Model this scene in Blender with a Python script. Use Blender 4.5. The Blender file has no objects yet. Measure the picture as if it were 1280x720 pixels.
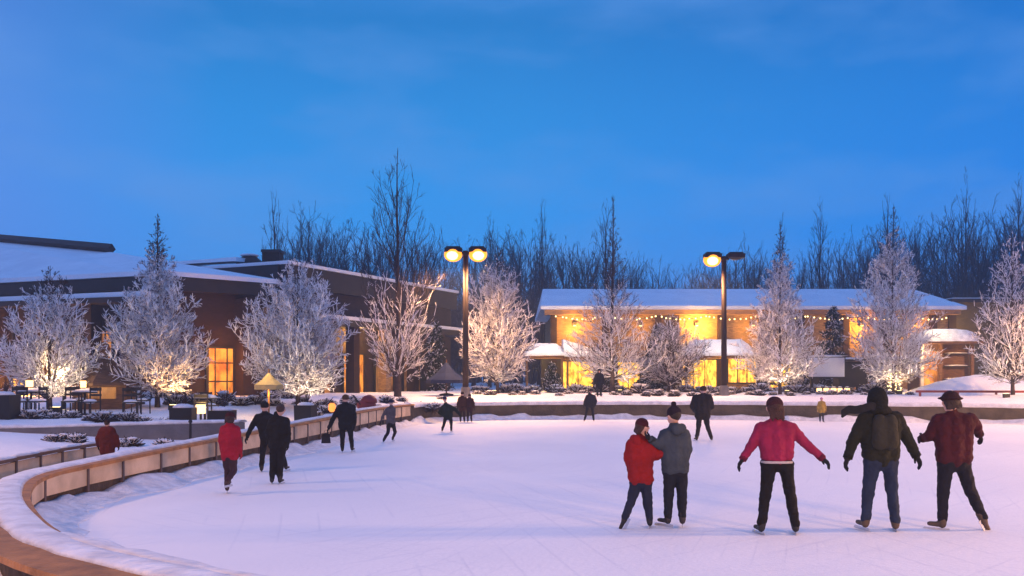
import bpy, bmesh, math, random
import numpy as np
from mathutils import Vector, Matrix, noise

R = math.radians
rnd = random.Random(11)
sc = bpy.context.scene
COL = sc.collection
F = 1108.0            # focal length in photo pixels (1280 wide)
HY = 469.0            # horizon row
EYE = 2.0

def at(px, py, Y):
    return Vector(((px - 640) / F * Y, Y, EYE + (HY - py) / F * Y))

# ------------------------------------------------------------------ materials
MATS = {}
def mat(name, col, rough=0.8, spec=0.3, noise_scale=0.0, noise_amt=0.0, bump=0.0, bump_scale=20.0, metal=0.0, col2=None, stretch=None, translucent=0.0):
    if name in MATS: return MATS[name]
    m = bpy.data.materials.new(name); m.use_nodes = True
    nt = m.node_tree; b = nt.nodes['Principled BSDF']; L = nt.links.new
    b.inputs['Base Color'].default_value = (*col, 1)
    b.inputs['Roughness'].default_value = rough
    b.inputs['Specular IOR Level'].default_value = spec
    b.inputs['Metallic'].default_value = metal
    tc = nt.nodes.new('ShaderNodeTexCoord')
    src = tc.outputs['Object']
    if stretch:
        mp = nt.nodes.new('ShaderNodeMapping'); mp.inputs['Scale'].default_value = stretch
        L(src, mp.inputs['Vector']); src = mp.outputs['Vector']
    if noise_amt > 0 or col2:
        n = nt.nodes.new('ShaderNodeTexNoise'); n.inputs['Scale'].default_value = noise_scale or 5
        n.inputs['Detail'].default_value = 5; L(src, n.inputs['Vector'])
        r = nt.nodes.new('ShaderNodeValToRGB')
        c2 = col2 or tuple(c * (1 - noise_amt) for c in col)
        r.color_ramp.elements[0].position = 0.35; r.color_ramp.elements[0].color = (*c2, 1)
        r.color_ramp.elements[1].position = 0.65; r.color_ramp.elements[1].color = (*col, 1)
        L(n.outputs['Fac'], r.inputs['Fac']); L(r.outputs['Color'], b.inputs['Base Color'])
    if bump > 0:
        n2 = nt.nodes.new('ShaderNodeTexNoise'); n2.inputs['Scale'].default_value = bump_scale
        n2.inputs['Detail'].default_value = 4; L(src, n2.inputs['Vector'])
        bp = nt.nodes.new('ShaderNodeBump'); bp.inputs['Strength'].default_value = bump; bp.inputs['Distance'].default_value = 0.05
        L(n2.outputs['Fac'], bp.inputs['Height']); L(bp.outputs['Normal'], b.inputs['Normal'])
    MATS[name] = m
    return m

def emit(name, col, strength, col2=None, scale=3.0):
    if name in MATS: return MATS[name]
    m = bpy.data.materials.new(name); m.use_nodes = True
    nt = m.node_tree; b = nt.nodes['Principled BSDF']; L = nt.links.new
    b.inputs['Base Color'].default_value = (*[c * .3 for c in col], 1)
    b.inputs['Emission Color'].default_value = (*col, 1)
    b.inputs['Emission Strength'].default_value = strength
    if col2:   # what is seen inside through the glass: shelves, furniture, people
        tc = nt.nodes.new('ShaderNodeTexCoord'); mp = nt.nodes.new('ShaderNodeMapping')
        mp.inputs['Scale'].default_value = (2.2, 1, 0.9)
        n = nt.nodes.new('ShaderNodeTexNoise'); n.inputs['Scale'].default_value = scale; n.inputs['Detail'].default_value = 4
        r = nt.nodes.new('ShaderNodeValToRGB')
        r.color_ramp.elements[0].position = .38; r.color_ramp.elements[0].color = (*col2, 1)
        r.color_ramp.elements[1].position = .62; r.color_ramp.elements[1].color = (*col, 1)
        L(tc.outputs['Object'], mp.inputs['Vector']); L(mp.outputs['Vector'], n.inputs['Vector'])
        L(n.outputs['Fac'], r.inputs['Fac']); L(r.outputs['Color'], b.inputs['Emission Color'])
    MATS[name] = m
    return m

M_snow = mat('snow', (.82, .82, .84), .75, .25, 1.2, 0, .5, 3.0, col2=(.76, .76, .79))
M_bank = mat('bank_snow', (.80, .80, .82), .8, .2, 4, 0, .8, 9.0, col2=(.62, .61, .63))
M_roofsnow = mat('roof_snow', (.82, .83, .86), .8, .2, .6, 0, .3, 1.5, col2=(.74, .75, .79))
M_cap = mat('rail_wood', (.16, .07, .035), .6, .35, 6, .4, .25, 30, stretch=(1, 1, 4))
M_panel = mat('tan_panel', (.78, .55, .34), .7, .3, 1.5, 0, .1, 20, col2=(.46, .31, .18))
M_kick = mat('kick_board', (.10, .07, .05), .8, .2, 5, .5, .4, 20)
M_post = mat('post_metal', (.10, .06, .045), .55, .4)
M_stone = mat('curb_stone', (.115, .085, .055), .85, .2, 2.5, .45, .6, 12)
M_concrete = mat('concrete', (.17, .16, .165), .85, .2, 2, .3, .4, 14)
M_fascia = mat('dark_fascia', (.020, .015, .014), .6, .35, 2, .4)
M_metal = mat('lamp_metal', (.022, .010, .006), .6, .25, 8, .3)
M_bark = mat('bark', (.075, .052, .045), .9, .15, 6, .5, .6, 25)
M_farbark = mat('far_bark', (.055, .05, .058), .9, .1, 2, .4)
def frost_material():
    """snow lies on the upper side of each twig, bark shows below"""
    m = bpy.data.materials.new('frosted_twig'); m.use_nodes = True
    nt = m.node_tree; b = nt.nodes['Principled BSDF']; L = nt.links.new
    ge = nt.nodes.new('ShaderNodeNewGeometry'); sp = nt.nodes.new('ShaderNodeSeparateXYZ'); L(ge.outputs['Normal'], sp.inputs[0])
    tc = nt.nodes.new('ShaderNodeTexCoord'); n = nt.nodes.new('ShaderNodeTexNoise'); n.inputs['Scale'].default_value = 5; L(tc.outputs['Object'], n.inputs['Vector'])
    ad = nt.nodes.new('ShaderNodeMath'); ad.operation = 'MULTIPLY_ADD'; ad.inputs[1].default_value = 1.6; ad.inputs[2].default_value = -.22
    L(n.outputs['Fac'], ad.inputs[0])
    a2 = nt.nodes.new('ShaderNodeMath'); a2.operation = 'ADD'; L(sp.outputs['Z'], a2.inputs[0]); L(ad.outputs[0], a2.inputs[1])
    r = nt.nodes.new('ShaderNodeValToRGB')
    r.color_ramp.elements[0].position = .0; r.color_ramp.elements[0].color = (.13, .095, .09, 1)
    r.color_ramp.elements[1].position = .2; r.color_ramp.elements[1].color = (.84, .83, .86, 1)
    L(a2.outputs[0], r.inputs['Fac']); L(r.outputs['Color'], b.inputs['Base Color'])
    b.inputs['Roughness'].default_value = .85; b.inputs['Specular IOR Level'].default_value = .15
    return m
M_frost = frost_material()
M_black = mat('black_plastic', (.012, .011, .012), .6, .3)
M_greenneedle = mat('needles', (.025, .04, .028), .9, .15, 6, .5)
M_skin = mat('skin', (.55, .33, .25), .55, .35)
M_steel = mat('skate_steel', (.6, .6, .62), .25, .5, metal=1.0)
M_woodlit = mat('hut_wood', (.20, .10, .045), .7, .3, 4, .45, .3, 20, stretch=(1, 1, 6))
M_cream = mat('cream_canvas', (.78, .72, .62), .8, .2, 3, .1, .2, 10)
M_navy = mat('navy_canvas', (.012, .022, .07), .8, .25, 4, .3, .3, 12)
M_board = mat('white_board', (.74, .75, .80), .6, .3, 2, .06)
M_red = mat('red_paint', (.20, .015, .02), .5, .4, 3, .3)

def brick(name, c1, c2, mortar):
    m = bpy.data.materials.new(name); m.use_nodes = True
    nt = m.node_tree; b = nt.nodes['Principled BSDF']; L = nt.links.new
    tc = nt.nodes.new('ShaderNodeTexCoord'); sp = nt.nodes.new('ShaderNodeSeparateXYZ'); cb = nt.nodes.new('ShaderNodeCombineXYZ')
    ad = nt.nodes.new('ShaderNodeMath'); ad.operation = 'ADD'
    L(tc.outputs['Object'], sp.inputs[0]); L(sp.outputs['X'], ad.inputs[0]); L(sp.outputs['Y'], ad.inputs[1])
    L(ad.outputs[0], cb.inputs['X']); L(sp.outputs['Z'], cb.inputs['Y'])
    br = nt.nodes.new('ShaderNodeTexBrick'); L(cb.outputs[0], br.inputs['Vector'])
    br.inputs['Scale'].default_value = 1; br.inputs['Brick Width'].default_value = .24; br.inputs['Row Height'].default_value = .085
    br.inputs['Mortar Size'].default_value = .008
    br.inputs['Color1'].default_value = (*c1, 1); br.inputs['Color2'].default_value = (*c2, 1); br.inputs['Mortar'].default_value = (*mortar, 1)
    n = nt.nodes.new('ShaderNodeTexNoise'); n.inputs['Scale'].default_value = .8; L(tc.outputs['Object'], n.inputs['Vector'])
    mx = nt.nodes.new('ShaderNodeMix'); mx.data_type = 'RGBA'; mx.blend_type = 'MULTIPLY'; mx.inputs[0].default_value = .6
    L(br.outputs['Color'], mx.inputs[6]); L(n.outputs['Fac'], mx.inputs[7]); L(mx.outputs[2], b.inputs['Base Color'])
    b.inputs['Roughness'].default_value = .85; b.inputs['Specular IOR Level'].default_value = .2
    return m
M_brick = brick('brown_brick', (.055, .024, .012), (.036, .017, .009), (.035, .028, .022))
M_stucco = brick('tan_block', (.46, .29, .14), (.25, .15, .075), (.22, .15, .09))
M_olive = brick('olive_block', (.15, .105, .05), (.12, .085, .04), (.09, .07, .04))

def ice_material():
    m = bpy.data.materials.new('ice'); m.use_nodes = True
    nt = m.node_tree; b = nt.nodes['Principled BSDF']; L = nt.links.new
    tc = nt.nodes.new('ShaderNodeTexCoord')
    n = nt.nodes.new('ShaderNodeTexNoise'); n.inputs['Scale'].default_value = .22; n.inputs['Detail'].default_value = 4
    L(tc.outputs['Object'], n.inputs['Vector'])
    r = nt.nodes.new('ShaderNodeValToRGB')
    r.color_ramp.elements[0].position = .3; r.color_ramp.elements[0].color = (.79, .79, .81, 1)
    r.color_ramp.elements[1].position = .7; r.color_ramp.elements[1].color = (.88, .87, .87, 1)
    L(n.outputs['Fac'], r.inputs['Fac'])
    # skate scratches: thin curved lines from warped waves, two directions
    prev = r.outputs['Color']
    for k, (ang, scl, off) in enumerate(((.35, .9, 0), (2.3, .75, 3), (1.25, 1.1, 7), (2.9, .6, 11), (.8, .5, 17))):
        mp = nt.nodes.new('ShaderNodeMapping'); mp.inputs['Rotation'].default_value = (0, 0, ang); mp.inputs['Location'].default_value = (off, off * .7, 0)
        L(tc.outputs['Object'], mp.inputs['Vector'])
        w = nt.nodes.new('ShaderNodeTexWave'); w.inputs['Scale'].default_value = scl; w.inputs['Distortion'].default_value = 7
        w.inputs['Detail'].default_value = 0; w.inputs['Detail Scale'].default_value = .13
        L(mp.outputs['Vector'], w.inputs['Vector'])
        cr = nt.nodes.new('ShaderNodeValToRGB')
        cr.color_ramp.elements[0].position = .978; cr.color_ramp.elements[0].color = (0, 0, 0, 1)
        cr.color_ramp.elements[1].position = 1.0; cr.color_ramp.elements[1].color = (.3, .3, .3, 1)
        L(w.outputs['Fac'], cr.inputs['Fac'])
        nm = nt.nodes.new('ShaderNodeTexNoise'); nm.inputs['Scale'].default_value = .35; L(mp.outputs['Vector'], nm.inputs['Vector'])
        nr = nt.nodes.new('ShaderNodeMapRange'); nr.inputs['From Min'].default_value = .48; nr.inputs['From Max'].default_value = .6; L(nm.outputs['Fac'], nr.inputs['Value'])
        mu = nt.nodes.new('ShaderNodeMath'); mu.operation = 'MULTIPLY'; L(cr.outputs['Color'], mu.inputs[0]); L(nr.outputs['Result'], mu.inputs[1])
        mx = nt.nodes.new('ShaderNodeMix'); mx.data_type = 'RGBA'
        mx.inputs[7].default_value = (.60, .62, .70, 1)
        L(mu.outputs[0], mx.inputs[0]); L(prev, mx.inputs[6]); prev = mx.outputs[2]
    L(prev, b.inputs['Base Color'])
    n2 = nt.nodes.new('ShaderNodeTexNoise'); n2.inputs['Scale'].default_value = 1.3; n2.inputs['Detail'].default_value = 6
    L(tc.outputs['Object'], n2.inputs['Vector'])
    mr = nt.nodes.new('ShaderNodeMapRange'); mr.inputs['To Min'].default_value = .5; mr.inputs['To Max'].default_value = .78
    L(n2.outputs['Fac'], mr.inputs['Value']); L(mr.outputs['Result'], b.inputs['Roughness'])
    b.inputs['Specular IOR Level'].default_value = .35
    bp = nt.nodes.new('ShaderNodeBump'); bp.inputs['Strength'].default_value = .25; bp.inputs['Distance'].default_value = .02
    n3 = nt.nodes.new('ShaderNodeTexNoise'); n3.inputs['Scale'].default_value = 14; n3.inputs['Detail'].default_value = 3
    L(tc.outputs['Object'], n3.inputs['Vector']); L(n3.outputs['Fac'], bp.inputs['Height']); L(bp.outputs['Normal'], b.inputs['Normal'])
    return m
M_ice = ice_material()

WARM = (1.0, .50, .13)
M_halo_lens = emit('lamp_halo_lens', (1.0, .30, .02), 1.7)  # orange halo of the lamps put into the lens colour
M_hot = emit('lamp_bulb', (1.0, .66, .2), 4)
M_globe = emit('globe_glass', (1.0, .78, .42), 5)
M_win = emit('lit_window', (1.0, .56, .06), 1.8, (.30, .09, .008), 2.4)
M_winorange = emit('lit_window_orange', (1.0, .36, .04), .85, (.10, .025, .004), 1.3)
M_windim = emit('dim_window', (.55, .22, .05), .5, (.05, .02, .008), 1.4)
M_bulb = emit('fairy_bulb', (1.0, .72, .30), 4)
M_paper = emit('lantern_glow', (1.0, .55, .2), 3)
M_orange = emit('orange_glow', (1.0, .25, .04), 1.6)

# ------------------------------------------------------------------ mesh builder
class MB:
    def __init__(s): s.v = []; s.f = []; s.m = []; s.n = 0
    def add(s, verts, faces, m=0):
        s.v.extend([tuple(p) for p in verts]); s.f.extend([tuple(i + s.n for i in q) for q in faces])
        s.m.extend([m] * len(faces)); s.n += len(verts); return s
    def box(s, c, d, rz=0, m=0, taper=1.0):
        x, y, z = (k / 2 for k in d); ca, sa = math.cos(rz), math.sin(rz); vs = []
        for zz in (-z, z):
            t = taper if zz > 0 else 1
            for (a, b) in ((-x, -y), (x, -y), (x, y), (-x, y)):
                a *= t; b *= t
                vs.append((c[0] + a * ca - b * sa, c[1] + a * sa + b * ca, c[2] + zz))
        return s.add(vs, [(3, 2, 1, 0), (4, 5, 6, 7), (0, 1, 5, 4), (1, 2, 6, 5), (2, 3, 7, 6), (3, 0, 4, 7)], m)
    def tube(s, pts, rad, n=8, m=0):
        pts = [Vector(p) for p in pts]
        rad = rad if isinstance(rad, (list, tuple)) else [rad] * len(pts)
        vs = []; fs = []
        for i, p in enumerate(pts):
            d = (pts[min(i + 1, len(pts) - 1)] - pts[max(i - 1, 0)]).normalized()
            a = Vector((0, 0, 1)) if abs(d.z) < .9 else Vector((1, 0, 0))
            u = d.cross(a).normalized(); w = d.cross(u)
            for k in range(n):
                t = 2 * math.pi * k / n
                vs.append(p + (u * math.cos(t) + w * math.sin(t)) * rad[i])
        for i in range(len(pts) - 1):
            for k in range(n):
                fs.append((i * n + k, i * n + (k + 1) % n, (i + 1) * n + (k + 1) % n, (i + 1) * n + k))
        fs.append(tuple(range(n - 1, -1, -1))); fs.append(tuple((len(pts) - 1) * n + k for k in range(n)))
        return s.add(vs, fs, m)
    def lathe(s, prof, c=(0, 0, 0), n=16, m=0):
        vs = []; fs = []
        for (r, z) in prof:
            for k in range(n):
                t = 2 * math.pi * k / n
                vs.append((c[0] + r * math.cos(t), c[1] + r * math.sin(t), c[2] + z))
        for i in range(len(prof) - 1):
            for k in range(n):
                fs.append((i * n + k, i * n + (k + 1) % n, (i + 1) * n + (k + 1) % n, (i + 1) * n + k))
        fs.append(tuple(range(n - 1, -1, -1))); fs.append(tuple((len(prof) - 1) * n + k for k in range(n)))
        return s.add(vs, fs, m)
    def ell(s, c, r, n=14, h=9, m=0, jit=0.0, rg=None):
        vs = []; fs = []
        for i in range(h + 1):
            ph = math.pi * i / h
            for k in range(n):
                t = 2 * math.pi * k / n
                j = 1 + (rg.uniform(-jit, jit) if rg else 0)
                vs.append((c[0] + r[0] * math.sin(ph) * math.cos(t) * j, c[1] + r[1] * math.sin(ph) * math.sin(t) * j, c[2] + r[2] * math.cos(ph) * j))
        for i in range(h):
            for k in range(n):
                fs.append(((i + 1) * n + k, (i + 1) * n + (k + 1) % n, i * n + (k + 1) % n, i * n + k))
        return s.add(vs, fs, m)
    def prism(s, poly, z0, z1, m=0):
        n = len(poly); a = sum(poly[i][0] * poly[(i + 1) % n][1] - poly[(i + 1) % n][0] * poly[i][1] for i in range(n))
        if a < 0: poly = poly[::-1]
        vs = [(p[0], p[1], z0) for p in poly] + [(p[0], p[1], z1) for p in poly]
        fs = [tuple(range(n - 1, -1, -1)), tuple(range(n, 2 * n))] + [(i, (i + 1) % n, n + (i + 1) % n, n + i) for i in range(n)]
        return s.add(vs, fs, m)
    def capsule(s, p0, r0, p1, r1, n=12):
        p0 = Vector(p0); p1 = Vector(p1); d = p1 - p0
        if d.length < 1e-5: d = Vector((0, 0, 1e-4))
        d.normalize(); pts = []; rad = []
        for a in (-80, -45, 0):
            pts.append(p0 + d * r0 * math.sin(R(a))); rad.append(r0 * math.cos(R(a)))
        for a in (0, 45, 80):
            pts.append(p1 + d * r1 * math.sin(R(a))); rad.append(r1 * math.cos(R(a)))
        return s.tube(pts, rad, n)
    def mesh(s, name, mats, smooth=False):
        me = bpy.data.meshes.new(name)
        me.from_pydata(s.v, [], s.f)
        for m in (mats if isinstance(mats, (list, tuple)) else [mats]): me.materials.append(m)
        me.polygons.foreach_set('material_index', s.m)
        if smooth: me.polygons.foreach_set('use_smooth', [True] * len(s.f))
        me.update(); return me
    def build(s, name, mats, parent=None, smooth=False):
        return link(bpy.data.objects.new(name, s.mesh(name, mats, smooth)), parent)

def link(o, parent=None):
    COL.objects.link(o)
    if parent is not None: o.parent = parent
    return o
def tag(o, label=None, cat=None, group=None, kind=None):
    if label: o['label'] = label
    if cat: o['category'] = cat
    if group: o['group'] = group
    if kind: o['kind'] = kind
    return o
def thing(name, label, cat, loc=(0, 0, 0), rz=0, group=None):
    o = bpy.data.objects.new(name, None); o.empty_display_size = .2
    COL.objects.link(o); o.location = loc; o.rotation_euler = (0, 0, rz)
    return tag(o, label, cat, group)
def dup(root, loc, rz=0, scale=1.0, label=None, group=None):
    def cp(o, par):
        c = o.copy(); COL.objects.link(c)
        if par is not None: c.parent = par
        for ch in list(o.children): cp(ch, c)
        return c
    r = cp(root, None); r.location = loc; r.rotation_euler = (0, 0, rz)
    r.scale = scale if isinstance(scale, (tuple, list)) else (scale,) * 3
    if label: r['label'] = label
    if group: r['group'] = group
    return r

# ------------------------------------------------------------------ rink outline
ctrl = [(-6.75, 12.75), (-6.72, 14.6), (-6.3, 18.8), (-5.6, 24.2), (-5.05, 29.3), (-4.45, 34.5), (-3.3, 38.0), (-.6, 39.6), (3, 40.1), (8.7, 40.0), (14.5, 38.6), (20.8, 36.2),
        (25.5, 32), (28, 25), (27.5, 17), (23.5, 9), (16, 4.6), (8, 3.4), (3, 3.9), (0.2, 5.0), (-1.6, 6.1), (-2.9, 6.95), (-4.0, 7.9), (-5.05, 9.3), (-6.05, 11.0)]
def closed_spline(P, step=.33):
    P = [Vector((*p, 0)) for p in P]; n = len(P); out = []
    for i in range(n):
        a, b, c, d = P[i - 1], P[i], P[(i + 1) % n], P[(i + 2) % n]
        k = max(2, int((c - b).length / step))
        for j in range(k):
            t = j / k
            out.append(.5 * ((2 * b) + (c - a) * t + (2 * a - 5 * b + 4 * c - d) * t * t + (3 * b - a - 3 * c + d) * t ** 3))
    return out
CUR = closed_spline(ctrl)           # runs clockwise seen from above: up the left side, along the back
NC = len(CUR)
NRM = []
for i in range(NC):
    t = (CUR[(i + 2) % NC] - CUR[i - 2]).normalized()
    NRM.append(Vector((-t.y, t.x, 0)))      # outwards
ARR = np.array([[p.x, p.y] for p in CUR])
def sstep(a, b, x):
    t = max(0, min(1, (x - a) / (b - a))); return t * t * (3 - 2 * t)
def interp(x, xs, ys):
    return float(np.interp(x, xs, ys))
def outside(x, y):
    return float(np.min(np.hypot(ARR[:, 0] - x, ARR[:, 1] - y)))
def zprof(d, x, y):
    pl = interp(d, [0, .6, 2, 4, 6, 12, 30, 80], [.15, .2, .3, .5, .72, .8, .9, 1.0])
    pf = interp(d, [0, .5, 2, 5, 30], [.5, .62, .85, 1.0, 1.0])
    wf = sstep(28, 38, y); z = pl * (1 - wf) + pf * wf
    return z * sstep(7.5, 11.5, y)
def gz(x, y): return zprof(outside(x, y), x, y)
def wall_h(y): return interp(y, [7, 12.2, 30, 60], [.55, .55, .82, .80])

# ---- ground: one sheet from the rink edge out to the horizon, rink surface inside it
offs = [-.35, .1, .35, .7, 1.2, 2, 3, 4.5, 6.5, 9, 13, 18, 26, 40, 70, 130, 220]
vs = []; fs = []
for k, d in enumerate(offs):
    for i in range(NC):
        p = CUR[i] + NRM[i] * d
        if d < .2: z = -.08 if d < 0 else .05
        else:
            z = zprof(d, p.x, p.y)
            z += .05 * noise.noise(Vector((p.x * .9, p.y * .9, 3))) * min(1, d) + .14 * noise.noise(Vector((p.x * .2, p.y * .2, 7))) * min(1, d / 6)
        vs.append((p.x, p.y, z))
for k in range(len(offs) - 1):
    for i in range(NC):
        j = (i + 1) % NC
        fs.append((k * NC + i, (k + 1) * NC + i, (k + 1) * NC + j, k * NC + j))
fs.append(tuple(range(NC)))
ground = MB().add(vs, [f[::-1] for f in fs]).build('ground', M_snow, smooth=True); tag(ground, 'snow covered ground of the plaza around the rink', 'ground', kind='structure')
ice = MB().add([(p.x + n.x * .06, p.y + n.y * .06, 0) for p, n in zip(CUR, NRM)], [tuple(range(NC))[::-1]]).build('ice_rink', M_ice)
tag(ice, 'pale smooth ice surface of the outdoor skating rink', 'ice', kind='structure')

def strip(prof_fn, idx, closed=False):
    """sweep a cross-section (list of (offset, z)) along the rink outline"""
    vs = []; fs = []; n = None
    for i in idx:
        pr = prof_fn(i % NC); n = len(pr)
        for (d, z) in pr:
            p = CUR[i % NC] + NRM[i % NC] * d; vs.append((p.x, p.y, z))
    m = len(idx)
    for a in range(m - (0 if closed else 1)):
        b = (a + 1) % m
        for k in range(n):
            l = (k + 1) % n; fs.append((a * n + k, b * n + k, b * n + l, a * n + l))
    if not closed:
        fs.append(tuple(range(n - 1, -1, -1))); fs.append(tuple((m - 1) * n + k for k in range(n)))
    return vs, fs

# index of where the panelled stretch ends (left side up to Y~36) and the stone curb starts
i_corner = next(i for i in range(NC) if CUR[i].y > 36.2)
def near_i(x, y): return int(np.argmin(np.hypot(ARR[:, 0] - x, ARR[:, 1] - y)))
i_near = near_i(1.5, 4.4)
i_right = near_i(28, 25)
pan_idx = list(range(i_near - NC, i_corner + 1))
cur_idx = list(range(i_corner, i_right + 1))
rest_idx = list(range(i_right, i_near + 1))

wall = thing('rink_wall', 'low rink wall of tan panels with brown wooden rail and snow on top, curving along the left side', 'rink wall')
wv, wf_ = strip(lambda i: [(.02, -.02), (.30, -.02), (.30, wall_h(CUR[i].y) - .06), (.02, wall_h(CUR[i].y) - .06)], pan_idx)
MB().add(wv, wf_).build('core', M_kick, wall)
def capw(i): return interp(CUR[i].y, [7, 9, 13, 16], [.66, .56, .46, .42])
wv, wf_ = strip(lambda i: [(-.07, wall_h(CUR[i].y) - .057), (capw(i), wall_h(CUR[i].y) - .057), (capw(i), wall_h(CUR[i].y)), (-.07, wall_h(CUR[i].y))], pan_idx)
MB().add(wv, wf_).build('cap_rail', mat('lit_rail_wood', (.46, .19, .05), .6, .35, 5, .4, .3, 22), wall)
def capsnow(i):
    y = CUR[i].y; h = wall_h(y); p = CUR[i]
    w = interp(y, [7, 9.5, 11, 13], [.32, .36, .42, .44]) if y < 13 else capw(i) - .02
    a = .5 + .5 * noise.noise(Vector((p.x * .8, p.y * .8, 1)))
    t = .025 + .05 * a
    e = .05 * noise.noise(Vector((p.x * 2.3, p.y * 2.3, 9)))
    s0 = interp(y, [9, 13], [-.05, .075])
    return [(s0, h - .01), (w + e, h - .01), (w - .05 + e, h + t * .7), (.5 * w, h + t), (s0 + .05, h + t * .7)]
wv, wf_ = strip(capsnow, pan_idx)
MB().add(wv, wf_).build('snow_cover', M_bank, wall, smooth=True)
# panels and posts
acc = 0; marks = []
last = CUR[pan_idx[0] % NC]
for i in pan_idx:
    p = CUR[i % NC]; acc += (p - last).length; last = p
    if acc >= .99 or i == pan_idx[0]: marks.append(i); acc = 0
for a, b in zip(marks, marks[1:]):
    p, q = CUR[a % NC], CUR[b % NC]; n = (NRM[a % NC] + NRM[b % NC]).normalized()
    d = q - p; rz = math.atan2(d.y, d.x); c = (p + q) / 2 - n * .008
    h = wall_h(c.y)
    if CUR[a % NC].y < 6 and a < 0: continue
    MB().box((c.x, c.y, h * .67), (d.length - .06, .03, h * .46), rz).build('panel', M_panel, wall)
    MB().box((p.x - n.x * .012, p.y - n.y * .012, h / 2 - .03), (.055, .06, h - .06), rz).build('post', M_post, wall)

curb = thing('stone_curb', 'dark low stone curb with snow on top along the far side of the rink', 'curb')
wv, wf_ = strip(lambda i: [(.02, -.02), (.5, -.02), (.5, .66), (.02, .66)], cur_idx)
MB().add(wv, wf_).build('stone_body', M_stone, curb)
def curbsnow(i):
    p = CUR[i]; a = noise.noise(Vector((p.x * .9, p.y * .9, 2)))
    return [(-.05, .66 + .03 * a), (.62, .66), (.55, .80 + .04 * a), (.2, .84 + .05 * a), (-.03, .80 + .03 * a)]
wv, wf_ = strip(curbsnow, cur_idx)
MB().add(wv, wf_).build('snow_cover', M_bank, curb, smooth=True)
fw = thing('rink_curb', 'low stone curb closing the rink beyond the right edge of the picture', 'curb')
wv, wf_ = strip(lambda i: [(.02, -.02), (.45, -.02), (.45, wall_h(CUR[i].y)), (.02, wall_h(CUR[i].y))], rest_idx)
MB().add(wv, wf_).build('stone_body', M_stone, fw)

# ragged snow scraped against the foot of the wall, inside
def banksec(i):
    p = CUR[i]; y = p.y
    big = interp(y, [6, 9, 13, 20, 34, 40], [.75, .8, .55, .5, .42, .3])
    a = noise.noise(Vector((p.x * 1.1, p.y * 1.1, 5))); b = noise.noise(Vector((p.x * 3.1, p.y * 3.1, 8)))
    w = max(.12, big * (1 + .55 * a + .35 * b)); h = max(.05, .17 + .13 * a + .05 * b) * (1 if y > 11 else 1.2)
    if y > 36: h *= 1.15
    k = sstep(9.8, 7.8, y)          # near the camera the snow is heaped up to the rail
    w = w * (1 - k) + (1.25 + .3 * a + .12 * b) * k; h = h * (1 - k) + (wall_h(y) + .04 + .03 * b) * k
    c = noise.noise(Vector((p.x * .7 + 9, p.y * .7, 3)))
    hh = lambda t: h * (1 - t * t * (3 - 2 * t))
    return [(.03, -.01), (.03, h), (-.08, hh(.05) * (1 + .12 * b * (1 - k)))] + [(-w * t, hh(t) * (1 + (.25 * b + .12 * c) * (1 - .6 * k)) + .012) for t in (.2, .35, .5, .65, .8)] + [(-w, .014 + .02 * max(0, b)), (-w - .05, -.01)]
wv, wf_ = strip(banksec, list(range(NC)), closed=True)
bank = MB().add(wv, wf_).build('snow_bank', M_bank, smooth=True); tag(bank, 'ragged bank of scraped snow along the foot of the rink wall', 'snow', kind='stuff')

# lane wall outside the rink wall (left), panelled as well
lane = thing('lane_fence', 'second low fence of tan panels with brown rail outside the rink wall, far left', 'fence')
lp = [Vector(p) for p in ((-6.2, 8.6, 0), (-7.3, 10.6, 0), (-7.95, 12.6, 0), (-8.2, 14.6, 0), (-8.35, 16.4, 0), (-8.3, 18.0, 0))]
pts = []
for a, b in zip(lp, lp[1:]):
    k = 2
    for j in range(k): pts.append(a.lerp(b, j / k))
pts.append(lp[-1])
rail = MB(); snowm = MB()
for a, b in zip(pts, pts[1:]):
    d = b - a; c = (a + b) / 2; rz = math.atan2(d.y, d.x); L = d.length
    MB().box((c.x, c.y, .36), (L - .05, .05, .42), rz).build('panel', M_panel, lane)
    MB().box((a.x, a.y, .30), (.06, .09, .60), rz).build('post', M_post, lane)
    rail.box((c.x, c.y, .622), (L + .02, .16, .05), rz)
    n = 3
    snowm.ell((c.x - .03, c.y, .65), (.07 , L * .52, .045), 10, 6)
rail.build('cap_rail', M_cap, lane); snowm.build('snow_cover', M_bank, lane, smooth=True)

tw = thing('terrace_wall', 'dark grey concrete terrace wall with snow on top at far left', 'wall')
tp = [Vector((-15.5, 19.9, 0)), Vector((-12.2, 20.5, 0)), Vector((-9.6, 21.9, 0)), Vector((-7.1, 23.4, 0))]
b1 = MB(); b2 = MB()
for a, b in zip(tp, tp[1:]):
    d = b - a; c = (a + b) / 2; rz = math.atan2(d.y, d.x)
    b1.box((c.x, c.y, .38), (d.length + .02, .3, .76), rz)
nseg = 60; vs = []; fs = []
tot = [0, (tp[1] - tp[0]).length, (tp[2] - tp[1]).length, (tp[3] - tp[2]).length]; cum = [sum(tot[:k + 1]) for k in range(4)]
for i in range(nseg + 1):
    dd = cum[-1] * i / nseg; k = max(q for q in range(3) if cum[q] <= dd + 1e-6); q = tp[k].lerp(tp[k + 1], (dd - cum[k]) / tot[k + 1])
    nn = noise.noise(Vector((q.x * 1.3, q.y * 1.3, 6))); w_ = .19 + .03 * nn; hgt = .09 + .05 * nn
    for (oy, oz) in ((-w_, .0), (-w_ * .8, hgt * .7), (0, hgt), (w_ * .8, hgt * .7), (w_, .0)): vs.append((q.x + oy * .35, q.y - oy * .94 * -1, .755 + oz))
for i in range(nseg):
    for k in range(4): fs.append((i * 5 + k, (i + 1) * 5 + k, (i + 1) * 5 + k + 1, i * 5 + k + 1))
    fs.append((i * 5 + 4, (i + 1) * 5 + 4, (i + 1) * 5, i * 5))
b2.add(vs, fs)
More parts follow.
